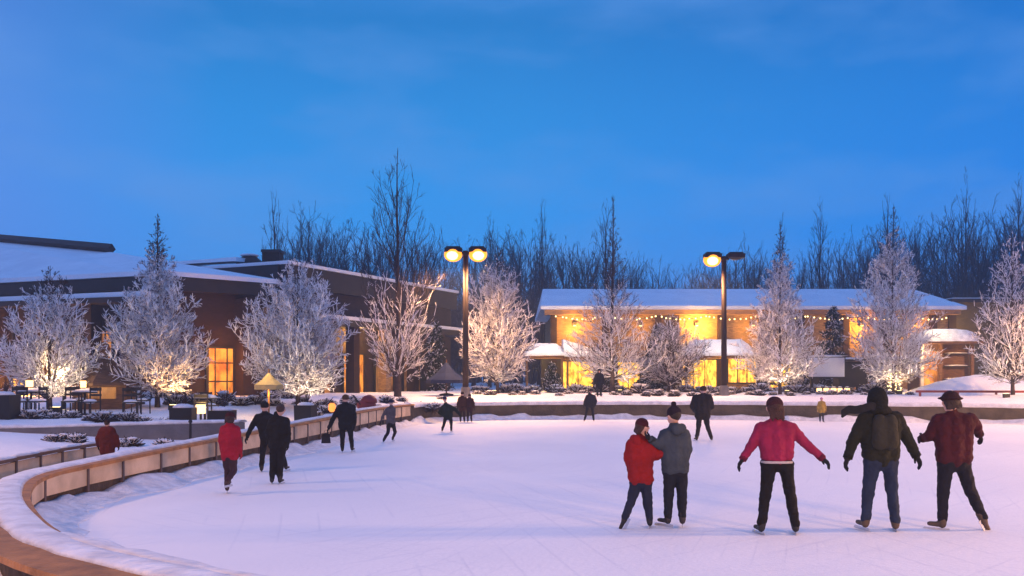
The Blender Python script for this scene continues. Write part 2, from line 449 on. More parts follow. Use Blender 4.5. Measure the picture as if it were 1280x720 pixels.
b1.build('concrete_body', M_concrete, tw); b2.build('snow_cover', M_bank, tw, smooth=True)

# ------------------------------------------------------------------ people
QUEUE = []
def remeshed(name, mb, m, parent, voxel, smooth=4):
    """queue a union of limb volumes to be fused into one continuous skin"""
    o = bpy.data.objects.new(name, mb.mesh(name, m)); link(o, parent)
    a = o.modifiers.new('fuse', 'REMESH'); a.mode = 'VOXEL'; a.voxel_size = voxel
    b = o.modifiers.new('soften', 'SMOOTH'); b.factor = .5; b.iterations = smooth
    QUEUE.append((o, m)); return o
def flush():
    dg = bpy.context.evaluated_depsgraph_get(); dg.update()
    res = []
    for o, m in QUEUE:
        me = bpy.data.meshes.new_from_object(o.evaluated_get(dg)); res.append((o, me, m))
    for o, me, m in res:
        o.modifiers.clear(); o.data = me
        me.materials.clear(); me.materials.append(m)
        if o.name.startswith(('jacket', 'trousers')) and len(me.vertices):
            n = len(me.vertices); co = np.empty(n * 3, np.float32); no = np.empty(n * 3, np.float32)
            me.vertices.foreach_get('co', co); me.vertices.foreach_get('normal', no); co = co.reshape(-1, 3); no = no.reshape(-1, 3)
            f = (9, 9, 15) if o.name.startswith('jacket') else (12, 12, 9)
            d = np.array([noise.noise(Vector((c[0] * f[0] + c[2] * 4, c[1] * f[1], c[2] * f[2] - c[0] * 5))) + .5 * noise.noise(Vector((c[0] * 24, c[1] * 24, c[2] * 26))) for c in co])
            co += no * (d * .012)[:, None]; me.vertices.foreach_set('co', co.ravel()); me.update()
        me.polygons.foreach_set('use_smooth', [True] * len(me.polygons))
    QUEUE.clear()
def cloth(name, col, rough=.85, bump=.55):
    return mat('cloth_' + name, col, rough, .2, 5, .3, bump, 13)

DEF = dict(head=(0, .93), neck=(0, .855), shL=(-.1, .815), shR=(.1, .815), elL=(-.15, .645), elR=(.15, .645), wrL=(-.165, .50), wrR=(.165, .50),
           hipL=(-.05, .52), hipR=(.05, .52), knL=(-.058, .285), knR=(.058, .285), anL=(-.062, .065), anR=(.062, .065))
def person(label, px0, fy, hpx, J=None, px=None, look=(0, 1), away=True, hood=False, jacket=(0.012, 0.012, 0.012), hem=.45, puff=1.0, legs=(0.009, 0.010, 0.013), boots=(0.012, 0.012, 0.012),
           hat=None, hair=(.03, .018, .012), hairlen=0, gloves=(.012, .012, .013), near=False, group=None, skates=True, zbase=0.0, Y=None, footdir=None, flare=1.0, hs=1.0):
    Y = Y or (EYE * F) / (fy - HY)
    s = Y / F; u = hpx * s
    root = thing('person', label, 'person', ((px0 - 640) * s, Y, zbase), 0, group)
    j = dict(DEF)
    if px:
        for k, v in px.items(): j[k] = ((v[0] - px0) / hpx, (fy - v[1]) / hpx) + ((v[2] / u,) if len(v) > 2 else ())
    if J: j.update(J)
    j = {k: Vector((v[0] * u, (v[2] if len(v) > 2 else 0) * u, v[1] * u)) for k, v in j.items()}
    lk = Vector((look[0], look[1], 0)).normalized()
    fdir = Vector((0, 1, 0)) if away else Vector((0, -1, 0))
    vx = .013 if near else .02
    H = j['head']; sm = 4 if near else 3; U0 = u
    # --- the body: one continuous figure
    b = MB()
    b.ell(H, (.050 * u, .056 * u, .066 * u), 18, 12)
    b.ell(H + lk * .018 * u + Vector((0, 0, -.03 * u)), (.038 * u, .038 * u, .042 * u), 14, 9)
    b.capsule(H + lk * .05 * u + Vector((0, 0, .008 * u)), .009 * u, H + lk * .066 * u + Vector((0, 0, -.012 * u)), .012 * u, 8)
    side = Vector((-lk.y, lk.x, 0))
    for sg in (-1, 1): b.ell(H + side * .051 * u * sg + Vector((0, 0, -.004 * u)), (.012 * u, .014 * u, .019 * u), 8, 6)
    b.capsule(j['neck'] - Vector((0, 0, .03 * u)), .034 * u, H - Vector((0, 0, .03 * u)), .032 * u)
    b.capsule(j['shL'].lerp(j['shR'], .12) - Vector((0, 0, .025 * u)), .028 * u, j['shR'].lerp(j['shL'], .12) - Vector((0, 0, .025 * u)), .028 * u)
    mid = (j['hipL'] + j['hipR']) / 2
    for sd in 'LR':
        b.capsule(j['sh' + sd].lerp(j['neck'], .3) - Vector((0, 0, .055 * u)), .044 * u, j['hip' + sd], .042 * u)
        b.capsule(j['sh' + sd] - Vector((0, 0, .02 * u)), .026 * u, j['el' + sd], .024 * u); b.capsule(j['el' + sd], .026 * u, j['wr' + sd], .018 * u)
        b.capsule(j['hip' + sd], .045 * u, j['kn' + sd], .032 * u); b.capsule(j['kn' + sd], .032 * u, j['an' + sd], .022 * u)
    remeshed('body', b, M_skin, root, vx, 2)
    # --- jacket
    g = MB(); p = puff
    zh = hem * u
    for sd in 'LR':
        sh, hip = j['sh' + sd], j['hip' + sd]
        top = sh.lerp(j['neck'], .3) - Vector((0, 0, .045 * u))
        hp = hip.copy(); t = (hp.z - zh) / max(.01, hp.z); hp = hip.lerp(j['kn' + sd], max(-.2, min(.9, (hip.z - zh) / max(.05, hip.z - j['kn' + sd].z))))
        g.capsule(top, .064 * u * p, hip.lerp(top, .45), .057 * u * p, 14)
        g.capsule(hip.lerp(top, .45), .057 * u * p, hp + Vector((0, 0, .03 * u)), .063 * u * p * flare, 14)
        g.capsule(sh - Vector((0, 0, .012 * u)), .043 * u * p, j['el' + sd], .037 * u * p); g.capsule(j['el' + sd], .038 * u * p, j['wr' + sd], .028 * u * p)
    dz_ = Vector((0, 0, .012 * u))
    g.capsule(j['shL'] - dz_, .040 * u * p, j['shR'] - dz_, .040 * u * p)
    for sd in 'LR': g.capsule(j['neck'] - Vector((0, 0, .03 * u)), .044 * u, j['sh' + sd] - dz_, .038 * u * p)
    g.capsule((j['shL'] + j['shR']) / 2 - Vector((0, 0, .06 * u)), .075 * u * p, mid + Vector((0, 0, .03 * u)), .07 * u * p)
    g.capsule(j['neck'] - Vector((0, 0, .04 * u)), .055 * u, j['neck'] + Vector((0, 0, .005 * u)), .046 * u)
    jm = cloth('jacket_%02d' % (len(MATS)), jacket)
    remeshed('jacket', g, jm, root, vx, sm)
    if near:
        cm_ = mat('cuff_%.3f_%.3f' % jacket[:2], tuple(c * .45 for c in jacket), .85, .2, 30, .3)
        for sd in 'LR':
            d = (j['wr' + sd] - j['el' + sd]).normalized(); MB().tube([j['wr' + sd] - d * .02 * u, j['wr' + sd] + d * .012 * u], .029 * u * p, 14).build('cuff', cm_, root, smooth=True)
    if hood:
        hd_ = MB(); bk = j['neck'] - lk * .055 * u
        for k in (-1, 0, 1): hd_.ell(bk + side * k * .03 * u + Vector((0, 0, -.02 * u - abs(k) * .0 * u)), (.042 * u, .035 * u, .05 * u), 12, 8)
        remeshed('hood', hd_, jm, root, vx, 3)
    # --- trousers
    q = MB()
    q.capsule(j['hipL'], .062 * u, j['hipR'], .062 * u)
    for sd in 'LR':
        q.capsule(j['hip' + sd], .058 * u, j['kn' + sd], .042 * u); q.capsule(j['kn' + sd], .042 * u, j['an' + sd] + Vector((0, 0, .015 * u)), .034 * u)
    remeshed('trousers', q, cloth('legs_%02d' % (len(MATS)), legs, .85, .4), root, vx, sm)
    # --- skates
    bm_ = mat('boot_%.2f_%.2f_%.2f' % boots, boots, .55, .4, 8, .3)
    for sd in 'LR':
        a = j['an' + sd]; kdir = (a - j['kn' + sd]).normalized()
        fd = Vector(footdir[sd]).normalized() if footdir and sd in footdir else Vector((fdir.x + (-.25 if sd == 'L' else .25), fdir.y, 0)).normalized()
        heel = a + kdir * .020 * u; ball = heel + fd * .085 * u
        sb = MB(); sb.capsule(a - kdir * .045 * u, .034 * u, heel, .028 * u, 10); sb.capsule(heel, .022 * u, ball, .017 * u, 10)
        so = remeshed('skate' if skates else 'boot', sb, bm_, root, .012 if near else .018, 2)
        if skates:
            up = fd.cross(Vector((-fd.y, fd.x, 0)).normalized()); up = up if up.z > 0 else -up
            c = heel.lerp(ball, .45) - up * (.026 * u + .018)
            sx = fd.cross(up).normalized(); L = .085 * u; vs = []
            for (aa, zz) in ((-L, .017), (L * .95, .017), (L * 1.08, -.006), (L, -.02), (-L, -.02)):
                for w in (-.0035, .0035): vs.append(c + fd * aa + up * zz + sx * w)
            fs = [(0, 2, 4, 6, 8), (9, 7, 5, 3, 1)] + [(2 * k, 2 * k + 1, (2 * k + 3) % 10, (2 * k + 2) % 10) for k in range(5)]
            MB().add(vs, fs).build('blade', M_steel, so)
    # --- gloves: palm, four fingers of unequal length, thumb
    gm = mat('glove_%.3f_%.3f_%.3f' % gloves, gloves, .85, .2, 9, .3)
    for sd, sg in (('L', -1), ('R', 1)):
        w = j['wr' + sd]; d = (w - j['el' + sd]).normalized()
        n = Vector((sg, 0, 0)); n = (n - d * n.dot(d)); n = n.normalized() if n.length > .1 else Vector((0, 0, 1)); sv = d.cross(n).normalized()   # n: back of the hand, sv: across the palm
        if sv.dot(fdir) < 0: sv = -sv
        hm = MB(); hl = .105 * u
        for k in (-1, 0, 1): hm.capsule(w + sv * k * .008 * u, .013 * u, w + d * hl * .48 + sv * k * .012 * u, .013 * u, 8)
        for k, ln in enumerate((.44, .52, .48, .36)):
            o = w + d * hl * .48 + sv * (.019 - .0125 * k) * u
            p1 = o + (d * .92 - n * .25).normalized() * hl * ln * .5; p2 = p1 + (d * .6 - n * .7).normalized() * hl * ln * .5
            hm.capsule(o, .0075 * u, p1, .007 * u, 8); hm.capsule(p1, .007 * u, p2, .0058 * u, 8)
        o = w + d * hl * .12 + sv * .018 * u; p1 = o + (d * .6 + sv * .75 - n * .2).normalized() * hl * .26; p2 = p1 + (d * .9 + sv * .2 - n * .3).normalized() * hl * .22
        hm.capsule(o, .010 * u, p1, .009 * u, 8); hm.capsule(p1, .009 * u, p2, .007 * u, 8)
        if near: remeshed('glove', hm, gm, root, .006, 2)
        else: hm.build('glove', gm, root, smooth=True)
    # --- hair
    if hair:
        hm = MB(); back = -lk
        hm.ell(H + back * .014 * u + Vector((0, 0, .016 * u)), (.056 * u, .058 * u, .060 * u), 16, 10)
        if hairlen:
            for q in range(13):
                k = -1.1 + 2.2 * q / 12; ln = hairlen * u * rnd.uniform(.75, 1.15); dx = rnd.uniform(-.012, .012) * u
                hm.capsule(H + back * .03 * u + side * .04 * u * k, .022 * u, H + back * .052 * u + side * (.043 * u * k + dx) - Vector((0, 0, ln * .7)), .013 * u, 8)
                hm.capsule(H + back * .052 * u + side * (.043 * u * k + dx) - Vector((0, 0, ln * .7)), .013 * u, H + back * .06 * u + side * (.05 * u * k + dx) - Vector((0, 0, ln * 1.1)), .006 * u, 8)
        remeshed('hair', hm, mat('hair_%.3f_%.3f' % hair[:2], hair, .6, .35, 30, .4, .5, 60), root, vx, 2)
    if hat:
        hm = MB(); up = Vector((0, 0, 1)); kind = hat[0]
        hm.ell(H - lk * .006 * u + Vector((0, 0, .028 * u)), (.062 * u, .064 * u, .058 * u), 16, 10)
        if kind == 'hood':
            hm.ell(H - lk * .012 * u + Vector((0, 0, -.01 * u)), (.072 * u, .066 * u, .085 * u), 16, 10)
            hm.ell(H - lk * .03 * u - Vector((0, 0, .07 * u)), (.075 * u, .05 * u, .05 * u), 14, 8)
        if kind == 'pom': hm.ell(H + Vector((0, 0, .1 * u)), (.024 * u,) * 3, 10, 8)
        if kind == 'brim':
            hm.lathe([(.062 * u, .0), (.085 * u, .004 * u), (.085 * u, .014 * u), (.06 * u, .02 * u)], H + Vector((0, 0, .02 * u)), 18)
        remeshed('hat', hm, mat('hat_%.3f_%.3f_%.3f' % hat[1], hat[1], .9, .15, 14, .3, .5, 40), root, vx, 2)
    # --- eyes and mouth
    if near or not away:
        for sg in (-1, 1):
            c = H + lk * .047 * u + side * .020 * u * sg + Vector((0, 0, .006 * u))
            MB().ell(c, (.0085 * u, .0085 * u, .006 * u), 8, 6).build('eye', M_black, root, smooth=True)
        c = H + lk * .052 * u + Vector((0, 0, -.034 * u))
        MB().ell(c, (abs(side.x) * .016 * u + .006 * u, abs(side.y) * .016 * u + .006 * u, .005 * u), 8, 6).build('mouth', mat('lips', (.35, .12, .10), .5, .4), root, smooth=True)
    return root, u, j

SK = 'skaters on the rink'
# the three at the right
pk, u, j = person('person in a bright pink jacket and black trousers, both arms spread low', 970, 668, 171, near=True, group=SK,
    px=dict(head=(968, 510), neck=(969, 524), shL=(952, 532), shR=(988, 532), elL=(941, 556, .03), elR=(1007, 554, .03), wrL=(929, 573), wrR=(1027, 572), hipL=(961, 580), hipR=(982, 580),
            knL=(957, 620, .02), knR=(989, 621, .02), anL=(952, 657), anR=(994, 657)),
    jacket=(0.252, 0.013, 0.060), hem=.545, puff=1.03, legs=(0.006, 0.006, 0.008), boots=(0.012, 0.011, 0.012), hair=(.045, .016, .012), hairlen=.075, hat=('beanie', (.05, .018, .022)))
hb_ = MB().tube([(c_[0], c_[1], j['hipL'].z + .03) for c_ in [(-.185 + .0 , -.02), (-.16, -.09), (-.09, -.118), (.01, -.118), (.09, -.118), (.17, -.09), (.195, -.02)]], .016, 8)
hb_.build('hem_band', cloth('grey_band', (.5, .46, .44)), pk, smooth=True)
gr, u, j = person('tall person in a dark green jacket and blue jeans with a flying dark scarf', 1100, 664, 180, near=True, group=SK,
    px=dict(head=(1096, 499), neck=(1098, 514), shL=(1081, 520), shR=(1120, 520), elL=(1069, 547, .03), elR=(1134, 546, .03), wrL=(1060, 571), wrR=(1145, 569), hipL=(1090, 578), hipR=(1112, 578),
            knL=(1086, 615, .02), knR=(1116, 615, .02), anL=(1082, 651), anR=(1119, 653)),
    jacket=(0.012, 0.014, 0.008), hem=.50, puff=1.14, legs=(0.015, 0.027, 0.060), boots=(0.090, 0.057, 0.033), hair=None, hat=('hood', (.010, .012, .010)))
hd = j['head']; sf = MB(); nk = j['neck']
sf.capsule(nk + Vector((-.09, -.03, .0)), .07, nk + Vector((.09, -.03, .0)), .07)
tail = [(-.06, -.10, .05), (-.15, -.13, .075), (-.25, -.13, .04), (-.34, -.12, .02), (-.42, -.11, .03), (-.50, -.10, -.03)]
for q, (a_, b_) in enumerate(zip(tail, tail[1:])):
    for dz in (-.035, 0, .035): sf.capsule(nk + Vector(a_) + Vector((0, 0, dz)), .021, nk + Vector(b_) + Vector((0, 0, dz)), .021, 8)
remeshed('scarf', sf, cloth('scarf', (.014, .015, .016)), gr, .014, 3)
bp_ = MB()
c = (j['shL'] + j['shR']) / 2
bp_.capsule(c + Vector((-.07, -.14, -.05)), .085, c + Vector((-.07, -.15, -.33)), .10).capsule(c + Vector((.07, -.14, -.05)), .085, c + Vector((.07, -.15, -.33)), .10)
remeshed('backpack', bp_, cloth('backpack', (.030, .030, .020)), gr, .015, 5)
person('person in a dark burgundy coat with the right leg pushed out sideways', 1190, 662, 174, near=True, group=SK,
    px=dict(head=(1188, 503), neck=(1190, 517), shL=(1173, 523), shR=(1212, 521), elL=(1165, 545, .06), elR=(1223, 533, .05), wrL=(1163, 549, .2), wrR=(1230, 543, .12), hipL=(1182, 580), hipR=(1203, 580),
            knL=(1180, 617, .03), knR=(1213, 614, .0), anL=(1178, 652), anR=(1226, 648, -.05)),
    jacket=(0.051, 0.006, 0.012), hem=.475, puff=1.10, legs=(0.007, 0.008, 0.016), boots=(0.084, 0.054, 0.033), hair=(.03, .016, .012), hairlen=.04, hat=('brim', (.035, .014, .014)),
    footdir=dict(L=(-.8, .5, 0), R=(.55, .35, -.75)))
# the pair
person('child in a bright red coat and dark jeans reaching out to the taller skater beside', 800, 660, 139, near=True, group=SK, look=(.9, .35), hood=True,
    px=dict(head=(803, 534), neck=(801, 547), shL=(789, 553), shR=(812, 553), elL=(785, 573, .03), elR=(820, 571, .0), wrL=(789, 588, .06), wrR=(830, 563, -.02), hipL=(795, 603), hipR=(807, 603),
            knL=(789, 627), knR=(810, 629, .02), anL=(780, 647, -.08), anR=(812, 651)),
    jacket=(0.252, 0.009, 0.011), hem=.415, puff=1.12, flare=1.08, legs=(0.013, 0.019, 0.042), boots=(0.012, 0.011, 0.012), hair=(.05, .018, .014), hairlen=.05, hat=('beanie', (.06, .012, .016)), gloves=(.20, .03, .03),
    footdir=dict(L=(-.35, .3, -.85)))
person('person in a blue grey jacket and dark beanie holding the red coated child', 843, 660, 151, near=True, group=SK, look=(-.5, .8), hood=True,
    px=dict(head=(842, 520), neck=(843, 533), shL=(831, 541), shR=(856, 541), elL=(824, 556, -.04), elR=(860, 562, .02), wrL=(813, 549, -.09), wrR=(857, 578, .06), hipL=(837, 590), hipR=(851, 590),
            knL=(836, 620, .02), knR=(853, 620, .03), anL=(835, 648), anR=(853, 648)),
    jacket=(0.045, 0.060, 0.075), hem=.455, puff=1.14, legs=(0.010, 0.013, 0.021), boots=(0.030, 0.024, 0.027), hair=(.03, .02, .016), hat=('pom', (.022, .014, .022)), footdir=dict(L=(-.7, .6, 0)))
# left group
person('girl in a bright red coat near the left wall, one leg lifted', 287, 617, 103, group=SK,
    px=dict(head=(288, 523), shL=(279, 535), shR=(296, 535), elL=(276, 551), elR=(299, 551), wrL=(277, 565, .05), wrR=(300, 565, .05), hipL=(283, 571), hipR=(291, 571), knL=(284, 590, .03), knR=(293, 588, -.03), anL=(284, 609), anR=(290, 600, -.25)),
    jacket=(0.300, 0.007, 0.027), hem=.42, puff=1.02, flare=1.1, legs=(.035, .016, .026), boots=(0.030, 0.012, 0.018), hair=(.03, .012, .012), hairlen=.05, hat=('beanie', (.05, .012, .018)), gloves=(.3, .02, .04))
person('person all in black in front of another black clad skater, feet close together', 346, 605, 101, group=SK,
    px=dict(head=(351, 512), shL=(340, 525), shR=(358, 525), hipL=(343, 559), hipR=(352, 559), knL=(341, 580), knR=(351, 580), anL=(340, 599), anR=(350, 599), elL=(335, 541), elR=(360, 541), wrL=(335, 553, .06), wrR=(359, 555, .05)),
    jacket=(0.007, 0.007, 0.008), hem=.43, puff=1.08, legs=(0.006, 0.006, 0.008), hair=(.05, .028, .02), hat=None)
person('black clad skater with legs wide apart and left arm stretched out low', 338, 590, 88, group=SK,
    px=dict(head=(331, 509), neck=(331, 516), shL=(322, 520), shR=(340, 520), elL=(315, 533), elR=(347, 535), wrL=(309, 546), wrR=(350, 548), hipL=(331, 549), hipR=(342, 549), knL=(328, 567), knR=(352, 566), anL=(327, 585), anR=(357, 583)),
    jacket=(0.007, 0.007, 0.008), hem=.44, puff=1.08, legs=(0.006, 0.006, 0.008), hair=None, hat=('beanie', (.014, .012, .012)))
pm_, um, jm_ = person('man in a black jacket with a brown knit hat, a dark bag in one hand', 432, 566, 73, group=SK,
    px=dict(head=(432, 499), shL=(424, 508), shR=(441, 508), elL=(416, 524), elR=(443, 521), wrL=(411, 535), wrR=(443, 531), hipL=(428, 533), hipR=(437, 533), knL=(428, 549), knR=(439, 549), anL=(428, 561), anR=(440, 560)),
    jacket=(0.007, 0.007, 0.007), hem=.42, puff=1.16, legs=(0.006, 0.006, 0.007), hair=None, hat=('beanie', (.10, .055, .025)))
Yb = 2216 / (566 - 469)
hold = thing('hand_bag', 'small dark bag hanging from the hand of the man with the brown hat', 'bag', at(407.5, 551, Yb))
MB().box((0, 0, .06), (.24, .12, .24), .2, 0, .78).build('pouch', cloth('bag', (.014, .013, .016)), hold)
MB().tube([(-.06, 0, .18), (-.03, 0, .27), (.05, 0, .29), (.09, 0, .24), (.07, 0, .16)], .012, 6).build('strap', M_panel, hold, smooth=True)
person('boy in a grey jacket leaning forward on skates by the middle of the left wall', 486, 553, 53, group=SK,
    px=dict(head=(489, 503), neck=(489, 508), shL=(484, 511), shR=(493, 511), elL=(479, 519), elR=(492, 520), wrL=(476, 527), wrR=(489, 526), hipL=(486, 529), hipR=(491, 529), knL=(485, 541), knR=(494, 540), anL=(480, 550), anR=(491, 548)),
    jacket=(0.096, 0.084, 0.090), hem=.42, legs=(0.013, 0.012, 0.017), hair=None, hat=('beanie', (.03, .03, .06)), gloves=(.02, .02, .03))
person('child in a dark green jacket with elbows out, by the fully lit lamp', 560, 540, 45, group=SK,
    px=dict(head=(556, 499), neck=(557, 504), shL=(553, 509), shR=(566, 509), elL=(549, 516), elR=(573, 516), wrL=(553, 519), wrR=(575, 519), hipL=(557, 522), hipR=(563, 522), knL=(555, 530), knR=(564, 530), anL=(553, 537), anR=(564, 537)),
    jacket=(0.013, 0.021, 0.011), hem=.40, puff=1.2, legs=(0.011, 0.010, 0.012), hair=None, hat=('beanie', (.05, .03, .06)))
person('person in a reddish brown coat, left of a pair below the fully lit lamp', 578, 528, 38, group=SK, jacket=(0.066, 0.021, 0.012), hem=.38, legs=(0.030, 0.011, 0.007), hair=None, hat=('beanie', (.05, .02, .015)))
person('person in a dark maroon coat, right of a pair below the fully lit lamp', 587, 528, 36, group=SK, jacket=(0.042, 0.011, 0.011), hem=.38, legs=(0.021, 0.008, 0.007), hair=(.03, .015, .01), hat=None)
person('slim person in dark clothes skating alone before the lit windows', 737, 527, 41, group=SK,
    px=dict(head=(739, 489), shL=(734, 495), shR=(743, 495), hipL=(735, 507), hipR=(740, 507), anL=(731, 524), anR=(742, 524), knL=(733, 516), knR=(741, 516), elL=(731, 502), elR=(745, 502)),
    jacket=(0.018, 0.016, 0.021), hem=.42, puff=1.1, legs=(0.010, 0.009, 0.012), hair=None, hat=('beanie', (.02, .018, .03)))
person('broad man in a dark jacket, hands in front, below the half lit lamp post', 878, 551, 70, group=SK,
    px=dict(head=(879, 488), neck=(879, 493), shL=(869, 496), shR=(887, 496), elL=(865, 508), elR=(890, 508), wrL=(870, 514, .18), wrR=(885, 514, .18), hipL=(874, 520), hipR=(882, 520), knL=(873, 535), knR=(885, 535), anL=(871, 547), anR=(889, 547)),
    jacket=(0.016, 0.012, 0.011), hem=.40, puff=1.25, legs=(0.013, 0.011, 0.011), hair=None, hat=('beanie', (.06, .03, .012)))
person('tiny child in a yellow jacket and pink hat far off by the curb', 1027, 528, 31, group=SK, away=False, look=(0, -1), jacket=(0.330, 0.216, 0.042), hem=.40, puff=1.2, legs=(0.018, 0.018, 0.024), hair=None, hat=('beanie', (.6, .22, .42)), gloves=(.5, .3, .1))
# outside the ice
ly = 16.6; lx = (134 - 640) / F * ly
zl = gz(lx, ly)
person('child in a padded dark red coat standing in the lane between the two panelled walls', 134, HY + (EYE - zl) * F / ly, 62, Y=ly, zbase=zl, J=dict(elL=(-.19, .62), elR=(.19, .62), wrL=(-.2, .47, .05), wrR=(.2, .47, .05)),
       jacket=(0.096, 0.011, 0.008), hem=.32, puff=1.5, legs=(0.030, 0.007, 0.007), skates=False, hair=(.04, .02, .014), hat=('beanie', (.03, .012, .012)))
sy = 43.6; zs_ = gz((749 - 640) / F * sy, sy)
person('person in a black hooded coat watching from the snow behind the far curb', 749, HY + (EYE - zs_) * F / sy, 35, Y=sy, zbase=zs_, away=False, look=(0, -1), jacket=(0.008, 0.008, 0.010), hem=.3, puff=1.2, skates=False, hair=None, hat=('hood', (.014, .013, .016)))
flush()

# ------------------------------------------------------------------ lights helper
def lamp(name, loc, energy, col=WARM, r=.12, parent=None, spot=None, rot=None, blend=.15):
    d = bpy.data.lights.new(name, 'SPOT' if spot else 'POINT'); d.energy = energy; d.color = col; d.shadow_soft_size = r
    if spot: d.spot_size = R(spot); d.spot_blend = blend
    o = bpy.data.objects.new(name, d); COL.objects.link(o); o.location = loc
    if rot: o.rotation_euler = rot
    if parent is not None: o.parent = parent
    return o


# ------------------------------------------------------------------ trees
def tubes_np(P, Rr, sides):
    """P (B,N,3), Rr (B,N): open tubes as numpy verts and quads"""
    B, N, _ = P.shape
    D = np.empty_like(P); D[:, 1:-1] = P[:, 2:] - P[:, :-2]; D[:, 0] = P[:, 1] - P[:, 0]; D[:, -1] = P[:, -1] - P[:, -2]
    D /= np.linalg.norm(D, axis=2, keepdims=True) + 1e-9
    A = np.where(np.abs(D[..., 2:3]) < .9, np.array([0, 0, 1.0]), np.array([1.0, 0, 0]))
    U = np.cross(D, A); U /= np.linalg.norm(U, axis=2, keepdims=True) + 1e-9
    W = np.cross(D, U)
    t = np.arange(sides) * 2 * np.pi / sides
    V = P[:, :, None, :] + (U[:, :, None, :] * np.cos(t)[None, None, :, None] + W[:, :, None, :] * np.sin(t)[None, None, :, None]) * Rr[:, :, None, None]
    V = V.reshape(-1, 3)
    b = np.arange(B)[:, None, None]; i = np.arange(N - 1)[None, :, None]; k = np.arange(sides)[None, None, :]
    base = b * N * sides; k2 = (k + 1) % sides
    Q = np.stack([base + i * sides + k, base + i * sides + k2, base + (i + 1) * sides + k2, base + (i + 1) * sides + k], -1).reshape(-1, 4)
    return V, Q

def np_mesh(name, chunks, mats, smooth=True):
    """chunks: list of (verts, quads, material index per tube-face array or int)"""
    V = np.concatenate([c[0] for c in chunks]); off = 0; Q = []; M = []
    for v, q, m in chunks:
        Q.append(q + off); off += len(v)
        M.append(np.full(len(q), m) if np.isscalar(m) else m)
    Q = np.concatenate(Q); M = np.concatenate(M)
    me = bpy.data.meshes.new(name)
    me.vertices.add(len(V)); me.vertices.foreach_set('co', V.astype(np.float32).ravel())
    me.loops.add(Q.size); me.loops.foreach_set('vertex_index', Q.astype(np.int32).ravel())
    me.polygons.add(len(Q)); me.polygons.foreach_set('loop_start', np.arange(len(Q), dtype=np.int32) * 4)
    try: me.polygons.foreach_set('loop_total', np.full(len(Q), 4, dtype=np.int32))
    except Exception: pass
    for m in mats: me.materials.append(m)
    me.polygons.foreach_set('material_index', M.astype(np.int32))
    me.polygons.foreach_set('use_smooth', np.full(len(Q), smooth))
    me.update(calc_edges=True); me.validate()
    return me

def unit(v): return v / (np.linalg.norm(v, axis=-1, keepdims=True) + 1e-9)

